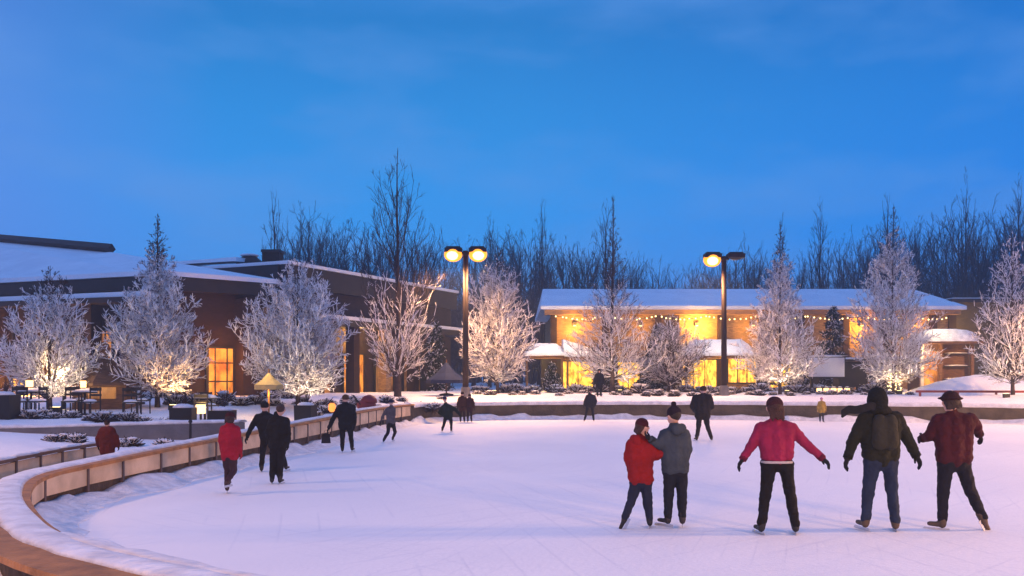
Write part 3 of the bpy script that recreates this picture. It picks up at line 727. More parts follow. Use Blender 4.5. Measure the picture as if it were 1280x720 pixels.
def tree_meshes(seed, H, Rmax, z0=.08, zb=.16, zw=.3, n1=60, n2=10, n3=6, up=(35, 62), frost=.8, frost_top=1.0, tw=.014, t_r=.07, lean=.0, top_pow=1.0, bow=.07, sa=(26, 58), thick=1.0, r2=.40, leader=1.0):
    """returns (trunk MB, crown mesh). zw = height fraction of the widest point; frost_top = fraction above which twigs are bare"""
    g = np.random.default_rng(seed)
    zs = np.linspace(0, H, 12)
    tx = np.cumsum(g.normal(0, .012 * H / 8, 12)) ; ty = np.cumsum(g.normal(0, .012 * H / 8, 12)); tx -= tx[0]; ty -= ty[0]
    tx += lean * (zs / H) ** 2
    tr = t_r * (1 - zs / H) ** .9 + .008; tr[0] *= 1.45
    tmb = MB(); tmb.tube([(tx[i], ty[i], zs[i] * leader - (.15 if i == 0 else 0)) for i in range(12)], list(tr), 9)
    def trunk(z): return np.stack([np.interp(z, zs, tx), np.interp(z, zs, ty), z], -1)
    ht = zb + (1 - zb) * (np.arange(n1) + g.random(n1)) / n1
    ht = 1 - (1 - ht) * (1 + 0 * ht)
    prof = np.where(ht < zw, .45 + .55 * np.clip((ht - zb) / (zw - zb + 1e-6), 0, 1) ** .7, np.clip((1 - ht) / (1 - zw), 0, 1) ** top_pow)
    r = Rmax * prof * g.uniform(.72, 1.1, n1) + .05
    az = np.arange(n1) * 2.399 + g.uniform(-.5, .5, n1)
    el = np.radians(np.minimum(g.uniform(up[0], up[1], n1) + 14 * ht, 84))
    zo = np.clip(ht * H - r * np.tan(el), z0 * H * g.uniform(.8, 1.5, n1), None); zo = np.minimum(zo, ht * H * .97)
    O = trunk(zo); T = trunk(ht * H); T[:, 0] += r * np.cos(az); T[:, 1] += r * np.sin(az)
    L = np.linalg.norm(T - O, axis=1)
    N = 6; t = np.linspace(0, 1, N)
    P1 = O[:, None] + (T - O)[:, None] * t[None, :, None]
    P1[..., 2] -= bow * (L[:, None] * np.sin(np.pi * t))
    P1 += g.normal(0, .018, P1.shape) * L[:, None, None] * t[None, :, None]
    r1 = np.clip(.011 * L, .011, .035)[:, None] * (1 - .75 * t) * thick
    chunks = []
    def mats_for(Pmid, faces_per, extra=0.0):
        zf = Pmid[:, 2] / H
        pr = frost * np.clip((frost_top - zf) / .18 + .0, 0, 1) if frost_top < 1 else np.full(len(zf), frost)
        m = (g.random(len(zf)) < pr + extra * (pr > 0)).astype(int)
        return m
    m1 = mats_for(P1[:, 3], 0, -.25)
    v, q = tubes_np(P1, r1, 4); chunks.append((v, q, np.repeat(m1, (N - 1) * 4)))
    # secondary
    def children(P, Lp, n, lo, ratio, ang, Nn):
        B = len(P); Np = P.shape[1]
        s = g.uniform(lo, 1.0, (B, n)); idx = s * (Np - 1); i0 = np.minimum(idx.astype(int), Np - 2); fr = idx - i0
        bi = np.arange(B)[:, None]
        o = P[bi, i0] * (1 - fr)[..., None] + P[bi, i0 + 1] * fr[..., None]
        d = unit(P[bi, i0 + 1] - P[bi, i0])
        rv = unit(g.normal(0, 1, (B, n, 3)) + np.array([0, 0, .25]))
        side = unit(rv - d * (rv * d).sum(-1, keepdims=True))
        a = np.radians(g.uniform(ang[0], ang[1], (B, n)))[..., None]
        dd = d * np.cos(a) + side * np.sin(a)
        l = Lp[:, None] * ratio * (1.15 - .65 * s) * g.uniform(.7, 1.25, (B, n))
        tt = np.linspace(0, 1, Nn)
        C = o[:, :, None] + dd[:, :, None] * (l[..., None] * tt)[..., None]
        C = C + g.normal(0, .035, C.shape) * l[..., None, None] * tt[None, None, :, None]
        C[..., 2] += .10 * l[..., None] * tt ** 2
        return C.reshape(-1, Nn, 3), l.reshape(-1)
    P2, L2 = children(P1, np.minimum(L, Rmax * 1.25), n2, .2, r2, sa, 4)
    keep = g.random(len(L2)) > .75 * np.clip((P2[:, 0, 2] / H - .68) / .2, 0, 1)
    P2, L2 = P2[keep], L2[keep]
    L2 = np.maximum(L2, .08)
    rad2 = np.clip(.010 * L2 + tw * .75, 0, .03)[:, None] * np.linspace(1, .6, 4)
    m2 = mats_for(P2[:, 2], 0)
    rad2 *= np.where(m2 == 1, 1.25, .8)[:, None] * thick
    v, q = tubes_np(P2, rad2, 3); chunks.append((v, q, np.repeat(m2, 9)))
    if n3:
        P3, L3 = children(P2, L2, n3, .1, .5, (sa[0], sa[1] + 6), 3)
        m3 = mats_for(P3[:, 1], 0)
        r3 = (tw * np.where(m3 == 1, 1.15, .6))[:, None] * np.array([1, .9, .45]) * g.uniform(.7, 1.3, len(L3))[:, None]
        v, q = tubes_np(P3, r3, 3); chunks.append((v, q, np.repeat(m3, 6)))
    return tmb, chunks

def make_tree(name, label, cat, loc, group=None, bark=None, crownmats=None, rz=0, trunklabel=None, **kw):
    t = thing(name, label, cat, loc, rz, group)
    tmb, ch = tree_meshes(**kw)
    tmb.build('trunk', bark or M_bark, t, smooth=True)
    link(bpy.data.objects.new('crown', np_mesh('crown', ch, crownmats or [M_bark, M_frost])), t)
    return t

def base(px, Y, dz=0):
    x = (px - 640) / F * Y
    return (x, Y, gz(x, Y) + dz)

FT = 'snow frosted trees around the rink'
def frosted(label, px, Y, **kw): return make_tree('frosted_tree', label, 'tree', base(px, Y), FT, **kw)
frosted('small round frosted tree at far left with a glowing globe lamp beside its trunk', 62, 30,
        seed=1, H=4.9, Rmax=1.75, zw=.42, zb=0.160, n1=80, n2=11, n3=7, up=(34, 58), frost=.86, frost_top=.9, tw=0.0135, top_pow=.75)
frosted('conical frosted tree with thin dark tip, lit warm from the right, beside the brown hut', 197, 32,
        seed=2, H=7.0, Rmax=2.1, zw=.27, zb=0.104, n1=130, n2=11, n3=7, up=(22, 48), frost=.9, frost_top=.84, tw=0.0135, top_pow=1.15)
frosted('broad round frosted tree right of the dark brick pillar, behind the man with the bag', 373, 34,
        seed=3, H=5.8, Rmax=2.2, zw=.42, zb=0.136, n1=115, n2=11, n3=7, up=(28, 55), frost=.88, tw=0.0135, top_pow=.6)
frosted('tallest tree by the rink, bare dark upright top and thinly frosted lower limbs', 497, 42,
        seed=4, H=11.8, Rmax=2.25, zw=.5, zb=0.096, n1=80, n2=8, n3=4, up=(46, 66), frost=.6, frost_top=.5, tw=0.0114, t_r=.13, top_pow=.8, sa=(16, 40), thick=.8)
frosted('wide frosted tree just right of the lamp post with both lamps lit', 622, 48,
        seed=5, H=8.0, Rmax=2.25, zw=.4, zb=0.104, n1=105, n2=10, n3=6, up=(34, 60), frost=.8, frost_top=.95, tw=0.0155, top_pow=.75)
frosted('tall frosted tree with narrow dark top in front of the lit yellow windows', 765, 50,
        seed=6, H=11.2, Rmax=2.9, zw=.2, zb=0.072, n1=125, n2=8, n3=5, up=(24, 50), frost=.7, frost_top=.6, tw=0.0135, t_r=.12, top_pow=1.7, sa=(22, 50))
frosted('frosted tree with narrow top between the half lit lamp post and the white board', 975, 48,
        seed=7, H=9.3, Rmax=2.4, zw=.2, zb=0.072, n1=130, n2=10, n3=6, up=(24, 52), frost=.84, frost_top=.86, tw=0.0155, top_pow=1.15)
frosted('tall frosted tree with golden fairy lights round its foot, left of the snow roofed kiosk', 1118, 48,
        seed=8, H=10.2, Rmax=2.55, zw=.24, zb=0.072, n1=140, n2=10, n3=6, up=(26, 54), frost=.84, frost_top=.9, tw=0.0155, top_pow=1.0)
frosted('thinly frosted spreading tree at the far right edge beside the snow mound', 1266, 42,
        seed=9, H=7.9, Rmax=2.1, zw=.38, zb=0.112, n1=85, n2=8, n3=5, up=(34, 60), frost=.66, tw=0.0135, top_pow=.9)
frosted('small low frosted tree between the two canopies of the long building', 836, 52,
        seed=10, H=4.6, Rmax=2.3, zw=.6, zb=0.240, n1=80, n2=9, n3=6, up=(22, 50), frost=.5, tw=0.0155, top_pow=.6)

# dark conifers with snow
def conifer(label, loc, H, Rm, seed):
    g = np.random.default_rng(seed)
    t = thing('snowy_conifer', label, 'tree', loc, 0, 'dark conifers before the long building')
    MB().tube([(0, 0, -.1), (0, 0, H * .5), (0, 0, H)], [.1, .06, .01], 8).build('trunk', M_bark, t, smooth=True)
    n1 = 110; h = .05 + .93 * g.random(n1); az = g.uniform(0, 6.283, n1); L = Rm * (1 - h) ** .8 * g.uniform(.8, 1.1, n1) + .08
    el = np.radians(g.uniform(-25, 8, n1))
    d = np.stack([np.cos(az) * np.cos(el), np.sin(az) * np.cos(el), np.sin(el)], -1)
    tt = np.linspace(0, 1, 4); O = np.stack([0 * h, 0 * h, h * H], -1)
    P = O[:, None] + d[:, None] * (L[:, None] * tt)[..., None]
    ch = [(*tubes_np(P, np.full((n1, 4), .014), 3), 0)]
    k = 26; s = g.uniform(.15, 1, (n1, k)); o = O[:, None] + d[:, None] * (L[:, None] * s)[..., None]
    rv = unit(g.normal(0, 1, (n1, k, 3)) + d[:, None] * .8); l = g.uniform(.14, .34, (n1, k)) * (H / 4.5)
    C = o[:, :, None] + rv[:, :, None] * (l[..., None] * np.linspace(0, 1, 2))[..., None]
    C = C.reshape(-1, 2, 3); m = (g.random(len(C)) < .22).astype(int)
    v, q = tubes_np(C, np.tile([.035, .015], (len(C), 1)), 3); ch.append((v, q, np.repeat(m, 3)))
    link(bpy.data.objects.new('crown', np_mesh('crown', ch, [M_greenneedle, M_frost])), t)
conifer('dark snow dusted conifer between the canopies left of the half lit lamp post', base(822, 54), 4.1, 1.25, 31)
conifer('dark tall conifer with snowy boughs rising behind the white board', base(1041, 55), 5.2, 1.3, 32)
conifer('dark narrow conifer left of the fully lit lamp post, under the dark brick wing', base(545, 55), 4.2, 1.2, 33)

for px_, Y_, H_, R_, l_ in [(756, 55.5, 2.3, .95, 'dark bushy evergreen between the two left groups of yellow windows'), (812, 55, 2.6, 1.1, 'dark bushy evergreen left of the widest canopy'),
                            (954, 55.5, 2.2, .9, 'dark bushy evergreen right of the widest canopy'), (1000, 54, 2.2, 1.0, 'dark bushy evergreen just left of the white board'), (1094, 54, 2.2, .9, 'dark bushy evergreen left of the fairy lit tree foot'), (690, 55.5, 1.8, .8, 'dark bushy evergreen by the left canopy of the long building')]:
    conifer(l_, base(px_, Y_), H_, R_, int(px_))
# floodlights added in the snow to brighten the frosted trees from below
ug = None
for px_, Y_, w_, l_ in [(70, 28.6, 130, 'added floodlight in the snow under the small round tree'), (216, 30.6, 330, 'added floodlight in the snow under the cone shaped frosted tree'), (384, 32.4, 240, 'added floodlight in the snow under the broad round frosted tree'),
                        (618, 46.2, 50, 'added floodlight in the snow right of the fully lit lamp post'), (984, 46.2, 210, 'added floodlight in the snow under the tree left of the white board'), (1124, 46, 190, 'added floodlight in the snow under the fairy lit tree'), (1258, 40.2, 170, 'added floodlight in the snow under the tree at the right edge'), (775, 48.2, 110, 'added floodlight in the snow under the tall narrow topped tree')]:
    b_ = base(px_, Y_)
    if ug is None:
        ug = thing('floodlight', l_, 'floodlight', b_, 0, 'added floodlights under the frosted trees')
        MB().box((0, 0, .1), (.26, .16, .2)).build('housing', M_fascia, ug); MB().box((0, .02, .206), (.2, .1, .012)).build('lens', M_bulb, ug)
    else: dup(ug, b_, 0, 1, l_)
    lamp('added_floodlight_beam', (b_[0], b_[1], b_[2] + .35), w_, (1, .55, .2) if px_ == 216 else (1, .74, .48), .1, None, spot=110, rot=(R(180 - 32), 0, 0))
# bare wood beyond the buildings: seven kinds, then copies
FBM = [M_farbark, M_frost]
protos = []
for k, (H, Rm, n1, up_, n2, n3, zw_, tp) in enumerate([(13, 1.25, 40, (60, 74), 9, 3, .45, .7), (12, 2.2, 46, (48, 68), 9, 4, .6, .5), (14, 1.5, 42, (60, 74), 9, 3, .5, .7), (11, 2.8, 50, (42, 64), 9, 4, .62, .45),
                                       (15, 1.05, 38, (64, 76), 9, 3, .4, .8), (9.5, 3.0, 52, (36, 62), 10, 4, .62, .4), (10, 2.4, 50, (46, 66), 10, 4, .6, .45)]):
    protos.append(dict(H=H, Rmax=Rm, n1=n1, n2=n2, n3=n3, zw=zw_, zb=.15, z0=.1, up=up_, frost=0.0, tw=.012, t_r=.13, seed=100 + k, top_pow=tp, sa=(12, 42), thick=.95, bow=.08, leader=.86))
PR = {}
def far_tree(k, px, Y, ytop, label, group):
    x = (px - 640) / F * Y; zb = 1.0
    H = EYE + (HY - ytop) / F * Y - zb
    if k not in PR:
        PR[k] = make_tree('bare_tree', label, 'tree', (x, Y, zb), group, bark=M_farbark, crownmats=FBM, **protos[k])
        s = H / protos[k]['H']; PR[k].scale = (max(.75, s * .9), max(.75, s * .9), s); PR[k].rotation_euler = (0, 0, rnd.random() * 6.28)
    else:
        s = H / protos[k]['H']; w = max(.75, s * .9) * rnd.uniform(.85, 1.2)
        dup(PR[k], (x, Y, zb), rnd.random() * 6.28, (w, w, s), label, group)
# the tall ones one can tell apart
for k, px, Y, yt, lab in [
    (0, 345, 66, 226, 'bare upright poplar top rising behind the chimney of the dark brick wing'),
    (3, 386, 70, 248, 'bare spreading tree behind the dark brick wing, right of the chimney'),
    (2, 612, 72, 262, 'bare upright tree just right of the fully lit lamp head'),
    (0, 677, 74, 238, 'tall bare poplar above the left end of the long snowy roof'),
    (2, 757, 78, 246, 'bare poplar rising straight behind the tall tree with narrow dark top'),
    (4, 932, 80, 286, 'slim bare poplar just right of the half lit lamp head'),
    (4, 977, 82, 262, 'slim bare poplar right behind the frosted tree left of the white board'),
    (2, 1024, 84, 244, 'thin pale bare poplar above the roof over the white board'),
    (0, 1112, 80, 232, 'bare dark poplar cluster tip above the frosted tree left of the kiosk'),
    (4, 1209, 76, 204, 'tallest bare poplar on the right, above the snow roofed kiosk'),
    (2, 1272, 70, 214, 'tall bare poplar at the right edge above the thinly frosted tree')]:
    far_tree(k, px, Y, yt, lab, 'tall bare poplars beyond the buildings')
for i in range(17):      # hill of bare trees above the dark wing
    px = 352 + i * 13 + rnd.uniform(-5, 5)
    yt = 268 + 16 * abs((px - 430) / 90) ** 1.5 + rnd.uniform(-6, 16)
    far_tree(rnd.choice((3, 5, 6, 1)), px, rnd.uniform(74, 98), yt, 'bare dark tree in the dense wood above the dark brick wing', 'dense bare wood on the left')
for i in range(22):
    px = 585 + i * 11.5 + rnd.uniform(-5, 5)
    yt = interp(px, [580, 600, 640, 700, 740, 800, 840], [300, 288, 286, 296, 302, 318, 328]) + rnd.uniform(-10, 12)
    far_tree(rnd.choice((3, 5, 6, 1)), px, rnd.uniform(78, 110), yt, 'bare dark tree in the wood above the left half of the long snowy roof', 'bare wood in the middle')
for i in range(38):
    px = 850 + i * 12.2 + rnd.uniform(-6, 6)
    yt = interp(px, [840, 900, 960, 1040, 1080, 1120, 1160, 1200, 1240, 1300], [326, 310, 306, 304, 282, 270, 268, 240, 262, 240]) + rnd.uniform(-8, 22)
    far_tree(rnd.choice((3, 5, 6, 1)), px, rnd.uniform(78, 112), yt, 'bare dark tree in the wood above the right half of the long snowy roof', 'bare wood on the right')
# the far wood as one low dark mass on the rising ground behind
def wood_mass():
    g = np.random.default_rng(5)
    n = 2600
    x = g.uniform(-45, 105, n); y = g.uniform(112, 150, n)
    h = 9 + 3.5 * np.array([noise.noise(Vector((a * .06, 0, 2))) for a in x]) + g.uniform(-2.5, 2, n) + np.clip((x - 40) / 20, 0, 3)
    N = 4; t = np.linspace(0, 1, N)
    P = np.zeros((n, N, 3)); P[..., 0] = x[:, None] + g.normal(0, .35, (n, N)) * t; P[..., 1] = y[:, None] + g.normal(0, .3, (n, N)) * t; P[..., 2] = .9 + h[:, None] * t
    ch = [(*tubes_np(P, np.full((n, 1), .13) * (1 - .8 * t), 4), 0)]
    k = 14; h = h + 1.3; s = g.uniform(.2, .95, (n, k))
    o = np.stack([x[:, None] + 0 * s, y[:, None] + 0 * s, .9 + h[:, None] * s], -1)
    d = unit(g.normal(0, 1, (n, k, 3)) * np.array([1, 1, .3]) + np.array([0, 0, 1.1])); l = g.uniform(.8, 2.4, (n, k))
    C = o[:, :, None] + d[:, :, None] * (l[..., None] * np.linspace(0, 1, 2))[..., None]
    C = C.reshape(-1, 2, 3); C[..., 2] = np.minimum(C[..., 2], .9 + np.repeat(h, k)[:, None] * 1.02)
    ch.append((*tubes_np(C, np.tile([.07, .03], (len(C), 1)), 3), 0))
    o = link(bpy.data.objects.new('far_wood', np_mesh('far_wood', ch, [M_farbark])))
    tag(o, 'distant dark mass of bare woodland along the horizon', 'wood', kind='stuff')
wood_mass()

# ---- the two lamp posts
LAMPC = (1, .50, .21)
def lamp_post(label, px, Y, ytop, lit, pos=None, energy=2000, rz=0):
    b = pos or base(px, Y); zt = (EYE + (HY - ytop) / F * Y - b[2]) if not pos else 7.2
    t = thing('lamp_post', label, 'lamp post', b, rz, 'tall double headed lamp posts')
    MB().tube([(0, 0, -.2), (0, 0, .05)], [.28, .28], 16).tube([(0, 0, .05), (0, 0, .5)], [.24, .2], 16).build('footing', M_concrete, t, smooth=False)
    MB().tube([(0, 0, .3), (0, 0, zt - .35)], [.15, .12], 12).build('pole', M_metal, t, smooth=True)
    MB().box((0, 0, zt - .22), (.5, .14, .12)).tube([(0, 0, zt - .4), (0, 0, zt - .1)], [.13, .13], 12).build('arm', M_metal, t)
    for s in (-1, 1):
        hd = MB().box((s * .58, 0, zt - .08), (.84, .56, .2)).box((s * .58, 0, zt + .06), (.72, .46, .08), 0, 0, .9)
        on = lit[0] if s < 0 else lit[1]
        ho = hd.build('lamp_head', M_metal, t)
        if on:
            lo = MB().ell((s * .6, 0, zt - .27), (.44, .36, .36), 20, 12).build('lens', M_halo_lens, ho, smooth=True)  # lens made oversized, its shape carries the glow around the lamp
            MB().ell((s * .62, -.2, zt - .34), (.29, .22, .23), 16, 10).build('bulb', M_hot, lo, smooth=True)
        else: MB().ell((s * .6, 0, zt - .17), (.33, .2, .12), 16, 8).build('lens', mat('dark_lens', (.03, .025, .02), .3, .5), ho, smooth=True)
        if on: lamp('lamp_light', (s * .85, -.1, zt - .85), energy, LAMPC, .25, t, spot=166 if pos else 176, blend=.15 if pos else .7)
    return t
lamp_post('tall brown lamp post with both heads lit, left of the middle behind the rink', 582, 42.8, 311, (True, True))
lamp_post('tall brown lamp post with only its left head lit, right of the middle', 905, 44.5, 318, (True, False))

# more posts of the same kind, added out of view to light the ice
lamp_post('added double headed lamp post left of the rink, outside the picture', 0, 0, 0, (True, True), (-14.5, 12.5, .7), 1000, R(70))
lamp_post('added double headed lamp post behind the camera, left of the middle', 0, 0, 0, (True, True), (-6.0, -6.0, .0), 1700, R(-20))
lamp_post('added double headed lamp post behind the camera, right of the middle', 0, 0, 0, (True, True), (15.0, -6.0, .0), 4600, R(10))
lamp_post('added double headed lamp post right of the rink, outside the picture', 0, 0, 0, (True, True), (31, 12, .6), 15500, R(100))
lamp_post('added double headed lamp post at the far right corner of the rink, outside the picture', 0, 0, 0, (True, True), (29.5, 34, .7), 4600, R(60))
# ---- globe lamp behind the small tree
def globe_lamp(label, px, Y, py):
    b = base(px, Y); z = EYE + (HY - py) / F * Y - b[2]
    t = thing('globe_lamp', label, 'lamp', b)
    MB().tube([(0, 0, -.1), (0, 0, z - .2)], [.06, .045], 10).build('pole', M_black, t, smooth=True)
    MB().lathe([(.05, z - .26), (.13, z - .22), (.13, z - .17)], n=14).build('collar', M_black, t)
    MB().ell((0, 0, z), (.24, .24, .24), 20, 12).build('globe', M_globe, t, smooth=True)
    lamp('globe_light', (.0, -.4, z), 160, (1, .72, .38), .2, t)
globe_lamp('small glowing globe lamp beside the trunk of the small round tree', 80, 30.6, 466)

# ------------------------------------------------------------------ buildings
def frame_xf(A, B):
    d = Vector((B[0] - A[0], B[1] - A[1], 0)); return math.atan2(d.y, d.x), d.length
def window(parent, x, y, z0, w, h, pane, out=-1, frame_mat=None, bars=2):
    fm = MB(); t = .09
    fm.box((x - w / 2 - t / 2, y, z0 + h / 2), (t, .14, h + 2 * t)); fm.box((x + w / 2 + t / 2, y, z0 + h / 2), (t, .14, h + 2 * t))
    fm.box((x, y, z0 - t / 2), (w, .16, t)); fm.box((x, y, z0 + h + t / 2), (w, .14, t))
    for k in range(1, bars): fm.box((x - w / 2 + w * k / bars, y + .012, z0 + h / 2), (.05, .08, h))
    fo = fm.build('window', frame_mat or M_fascia, parent)
    MB().box((x, y + .04, z0 + h / 2), (w, .02, h)).build('pane', pane, fo)
    return fo

# left brick building with the big snowy roof
A = (-30.0, 46.5); C_ = (-16.5, 41.5)
rz, Lf = frame_xf(A, C_)
b1 = thing('brick_building', 'dark brown brick building at far left with a big snowy roof and lit arcade', 'building', (A[0], A[1], 0), rz)
def loc1(p):
    v = Vector((p[0] - A[0], p[1] - A[1], 0)); c, s = math.cos(-rz), math.sin(-rz)
    return (v.x * c - v.y * s, v.x * s + v.y * c)
D1 = loc1((-12.3, 45.2)); E1 = loc1((-16, 56)); F1 = (-2, 14)
zt = 6.0
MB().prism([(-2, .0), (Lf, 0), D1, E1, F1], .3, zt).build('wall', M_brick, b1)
fas = MB()
def edge_boxes(mb, P, Q, z0, z1, thick, m=0, out=.3):
    d = Vector((Q[0] - P[0], Q[1] - P[1], 0)); n = Vector((d.y, -d.x, 0)).normalized()
    c = (Vector((*P, 0)) + Vector((*Q, 0))) / 2 + n * out
    mb.box((c.x, c.y, (z0 + z1) / 2), (d.length + out * 2, thick, z1 - z0), math.atan2(d.y, d.x), m)
edge_boxes(fas, (-2, 0), (Lf, 0), 5.97, 6.58, .5, 0, .35)
edge_boxes(fas, (Lf, 0), D1, 5.975, 6.575, .5, 0, .36)
fas.build('fascia', M_fascia, b1)
led = MB(); edge_boxes(led, (-2, 0), (Lf - .6, 0), 5.35, 5.6, 1.3, 0, .68); lo = led.build('canopy_ledge', M_fascia, b1)
led = MB(); edge_boxes(led, (-2, 0), (Lf - .6, 0), 5.603, 5.83, 1.2, 0, .66); led.build('snow_cover', M_roofsnow, lo)
r0 = loc1((-32.3, 56)); r1 = loc1((-23.9, 52.5))
ea, ec, ed = (-2.6, -.65, 6.6), (Lf + .5, -.7, 6.6), (D1[0] + .7, D1[1] - .3, 6.6)
ee = (E1[0], E1[1], 6.6); ef = (-4.5, 14, 6.6)
R0 = (r0[0] - 3, r0[1], 10.6); R1_ = (r1[0], r1[1], 9.1)
rv = [ea, ec, ed, ee, ef, R0, R1_]
th = [(x, y, z + .22) for x, y, z in rv]
fcs = [(0, 1, 6, 5), (1, 2, 6), (2, 3, 6), (3, 4, 5, 6), (4, 0, 5)]
roof = MB().add(rv + th, [f[::-1] for f in fcs] + [tuple(i + 7 for i in f) for f in fcs] + [(0, 1, 8, 7), (1, 2, 9, 8), (2, 3, 10, 9), (3, 4, 11, 10), (4, 0, 7, 11)])
ro = roof.build('roof', M_roofsnow, b1)
MB().tube([(R0[0], R0[1], R0[2] + .35), (R1_[0] + .35, R1_[1] - .1, R1_[2] + .35)], [.3, .3], 4).build('ridge_beam', M_fascia, ro)
# low rooftop pieces right of the corner
rb = thing('rooftop_unit', 'dark rounded rooftop unit beside the chimney above the brick building', 'rooftop unit', at(312, 345, 51))
MB().lathe([(.8, -1.4), (.85, .2), (.7, .85), (.35, 1.15), (.05, 1.2)], n=20).build('housing', M_fascia, rb, smooth=True)
MB().ell((0, 0, 1.18), (.55, .55, .1), 16, 6).build('snow_cover', M_roofsnow, rb, smooth=True)
ch = thing('chimney', 'square brick chimney stack rising between the two brick wings', 'chimney', at(341, 345, 50))
MB().box((0, 0, -.8), (.95, .95, 4.2)).build('stack', M_brick, ch)
MB().box((0, 0, 1.36), (1.06, 1.06, .14)).build('coping', M_fascia, ch)
sr = thing('shed_roof', 'low snow covered roof behind the corner of the brick building', 'roof', at(262, 336, 50))
MB().box((0, 0, -.9), (3.4, 2.2, 1.9)).build('wall', M_fascia, sr)
MB().add([(-1.9, -1.3, .05), (1.9, -1.3, .28), (1.9, 1.3, .5), (-1.9, 1.3, .3), (-1.9, -1.3, .2), (1.9, -1.3, .5), (1.9, 1.3, .72), (-1.9, 1.3, .5)],
         [(3, 2, 1, 0), (4, 5, 6, 7), (0, 1, 5, 4), (1, 2, 6, 5), (2, 3, 7, 6), (3, 0, 4, 7)]).build('snow_cover', M_roofsnow, sr)
# arcade: pillars, lit openings
for xx in (-.9, 2.0, 4.9, 7.8, 10.7):
    MB().box((xx, -.42, 2.95), (.62, .66, 4.8)).build('pillar', M_brick, b1)
for i, (xx, w, pm, z0, hh) in enumerate([(3.45, 2.2, M_win, .95, 1.0), (6.35, 2.2, M_win, .95, 1.15), (9.2, 2.2, M_winorange, .95, 1.5), (12.0, 1.7, M_win, .95, 1.15)]):
    window(b1, xx, -.08, z0, w, hh, pm, bars=5)
for xx, pm in ((11.0, M_winorange), (7.9, M_windim), (4.6, M_winorange)): window(b1, xx, -.09, 2.6, 1.3, 1.5, pm, bars=3)  # upper glowing windows added to give the wall its amber light
MB().box((Lf - .55, -.62, 2.85), (1.05, 1.1, 5.0)).build('corner_pillar', M_brick, b1)
sdv = Vector((D1[0] - Lf, D1[1], 0)); srz = math.atan2(sdv.y, sdv.x); sn = Vector((sdv.y, -sdv.x, 0)).normalized()
def side(t, out): q = Vector((Lf, 0, 0)) + sdv * t + sn * out; return q.x, q.y
x_, y_ = side(.52, .05); wfm = MB().box((x_, y_, 2.1), (1.45, .16, 2.6), srz).build('window', M_fascia, b1)
x_, y_ = side(.52, .14); MB().box((x_, y_, 2.1), (1.2, .02, 2.4), srz).build('pane', M_winorange, wfm)
for q_ in (-.3, .3):
    x_, y_ = side(.52 + q_ / sdv.length, .16); MB().box((x_, y_, 2.1), (.06, .05, 2.4), srz).build('mullion', M_fascia, wfm)
for z_ in (1.7, 2.6):
    x_, y_ = side(.52, .165); MB().box((x_, y_, z_), (1.2, .05, .06), srz).build('mullion', M_fascia, wfm)
x_, y_ = side(.74, .55); MB().box((x_, y_, 3.05), (1.0, .95, 5.4), srz).build('pillar', M_brick, b1)
x_, y_ = side(.9, .3); MB().box((x_, y_, 2.9), (.35, .35, 5.0), srz).build('pillar', M_stucco, b1)
x_, y_ = side(.45, 1.6); lamp('arcade_light', (x_, y_, 2.9), 260, (1, .38, .05), .15, b1)
lamp('arcade_light', (9.0, -1.9, 2.0), 420, (1, .42, .07), .15, b1)
lamp('arcade_light', (6.2, -1.9, 1.7), 420, (1, .45, .08), .15, b1)

# dark brick wing receding to the right
A2 = (-11.8, 46.0); B2 = (-4.3, 62.0)
rz2, L2 = frame_xf(A2, B2)
b2 = thing('brick_wing', 'long dark brick wing receding behind the left trees, thin snow on its parapet', 'building', (A2[0], A2[1], 0), rz2)
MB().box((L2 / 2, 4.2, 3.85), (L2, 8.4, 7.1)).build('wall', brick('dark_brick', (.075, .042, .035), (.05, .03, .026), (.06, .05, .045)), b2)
fb = MB(); fb.box((L2 / 2, -.18, 7.15), (L2 + .5, .4, 1.15)); fb.box((-.18, 4.2, 7.15), (.4, 8.2, 1.14)); fb.build('fascia', M_fascia, b2)
sb = MB(); sb.box((L2 / 2, 4.0, 7.82), (L2 + .6, 9.0, .17)); sb.build('roof', M_roofsnow, b2)
cl = MB().box((L2 / 2, -.75, 4.85), (L2 - .5, 1.5, .35)).build('canopy_ledge', M_fascia, b2)
MB().box((L2 / 2, -.72, 5.13), (L2 - .6, 1.45, .2)).build('snow_cover', M_roofsnow, cl)
for xx in (1.2, 4.4, 7.6, 10.8, 14.0):
    MB().box((xx, -1.15, 2.7), (.55, .55, 4.0)).build('pillar', M_stucco if 7 < xx < 8 else M_brick, b2)
for xx in (2.8, 6.0, 9.2, 12.4):
    window(b2, xx, -.08, 1.0, 2.0, 2.2, M_windim if xx != 6.0 else M_winorange, bars=3)
wl = thing('wall_lamp', 'bright yellow wall lamp under the canopy of the dark brick wing', 'lamp', at(441, 419, 51.3))
MB().lathe([(.1, .3), (.32, .1), (.34, .05)], n=14).build('shade', M_fascia, wl)
MB().ell((0, 0, 0), (.26, .26, .2), 14, 8).build('globe', M_globe, wl, smooth=True)
MB().box((-.25, .35, .2), (.08, .9, .06), R(-35)).build('bracket', M_fascia, wl)
lamp('wall_light', (.35, -.55, -.1), 320, (1, .55, .14), .15, wl)

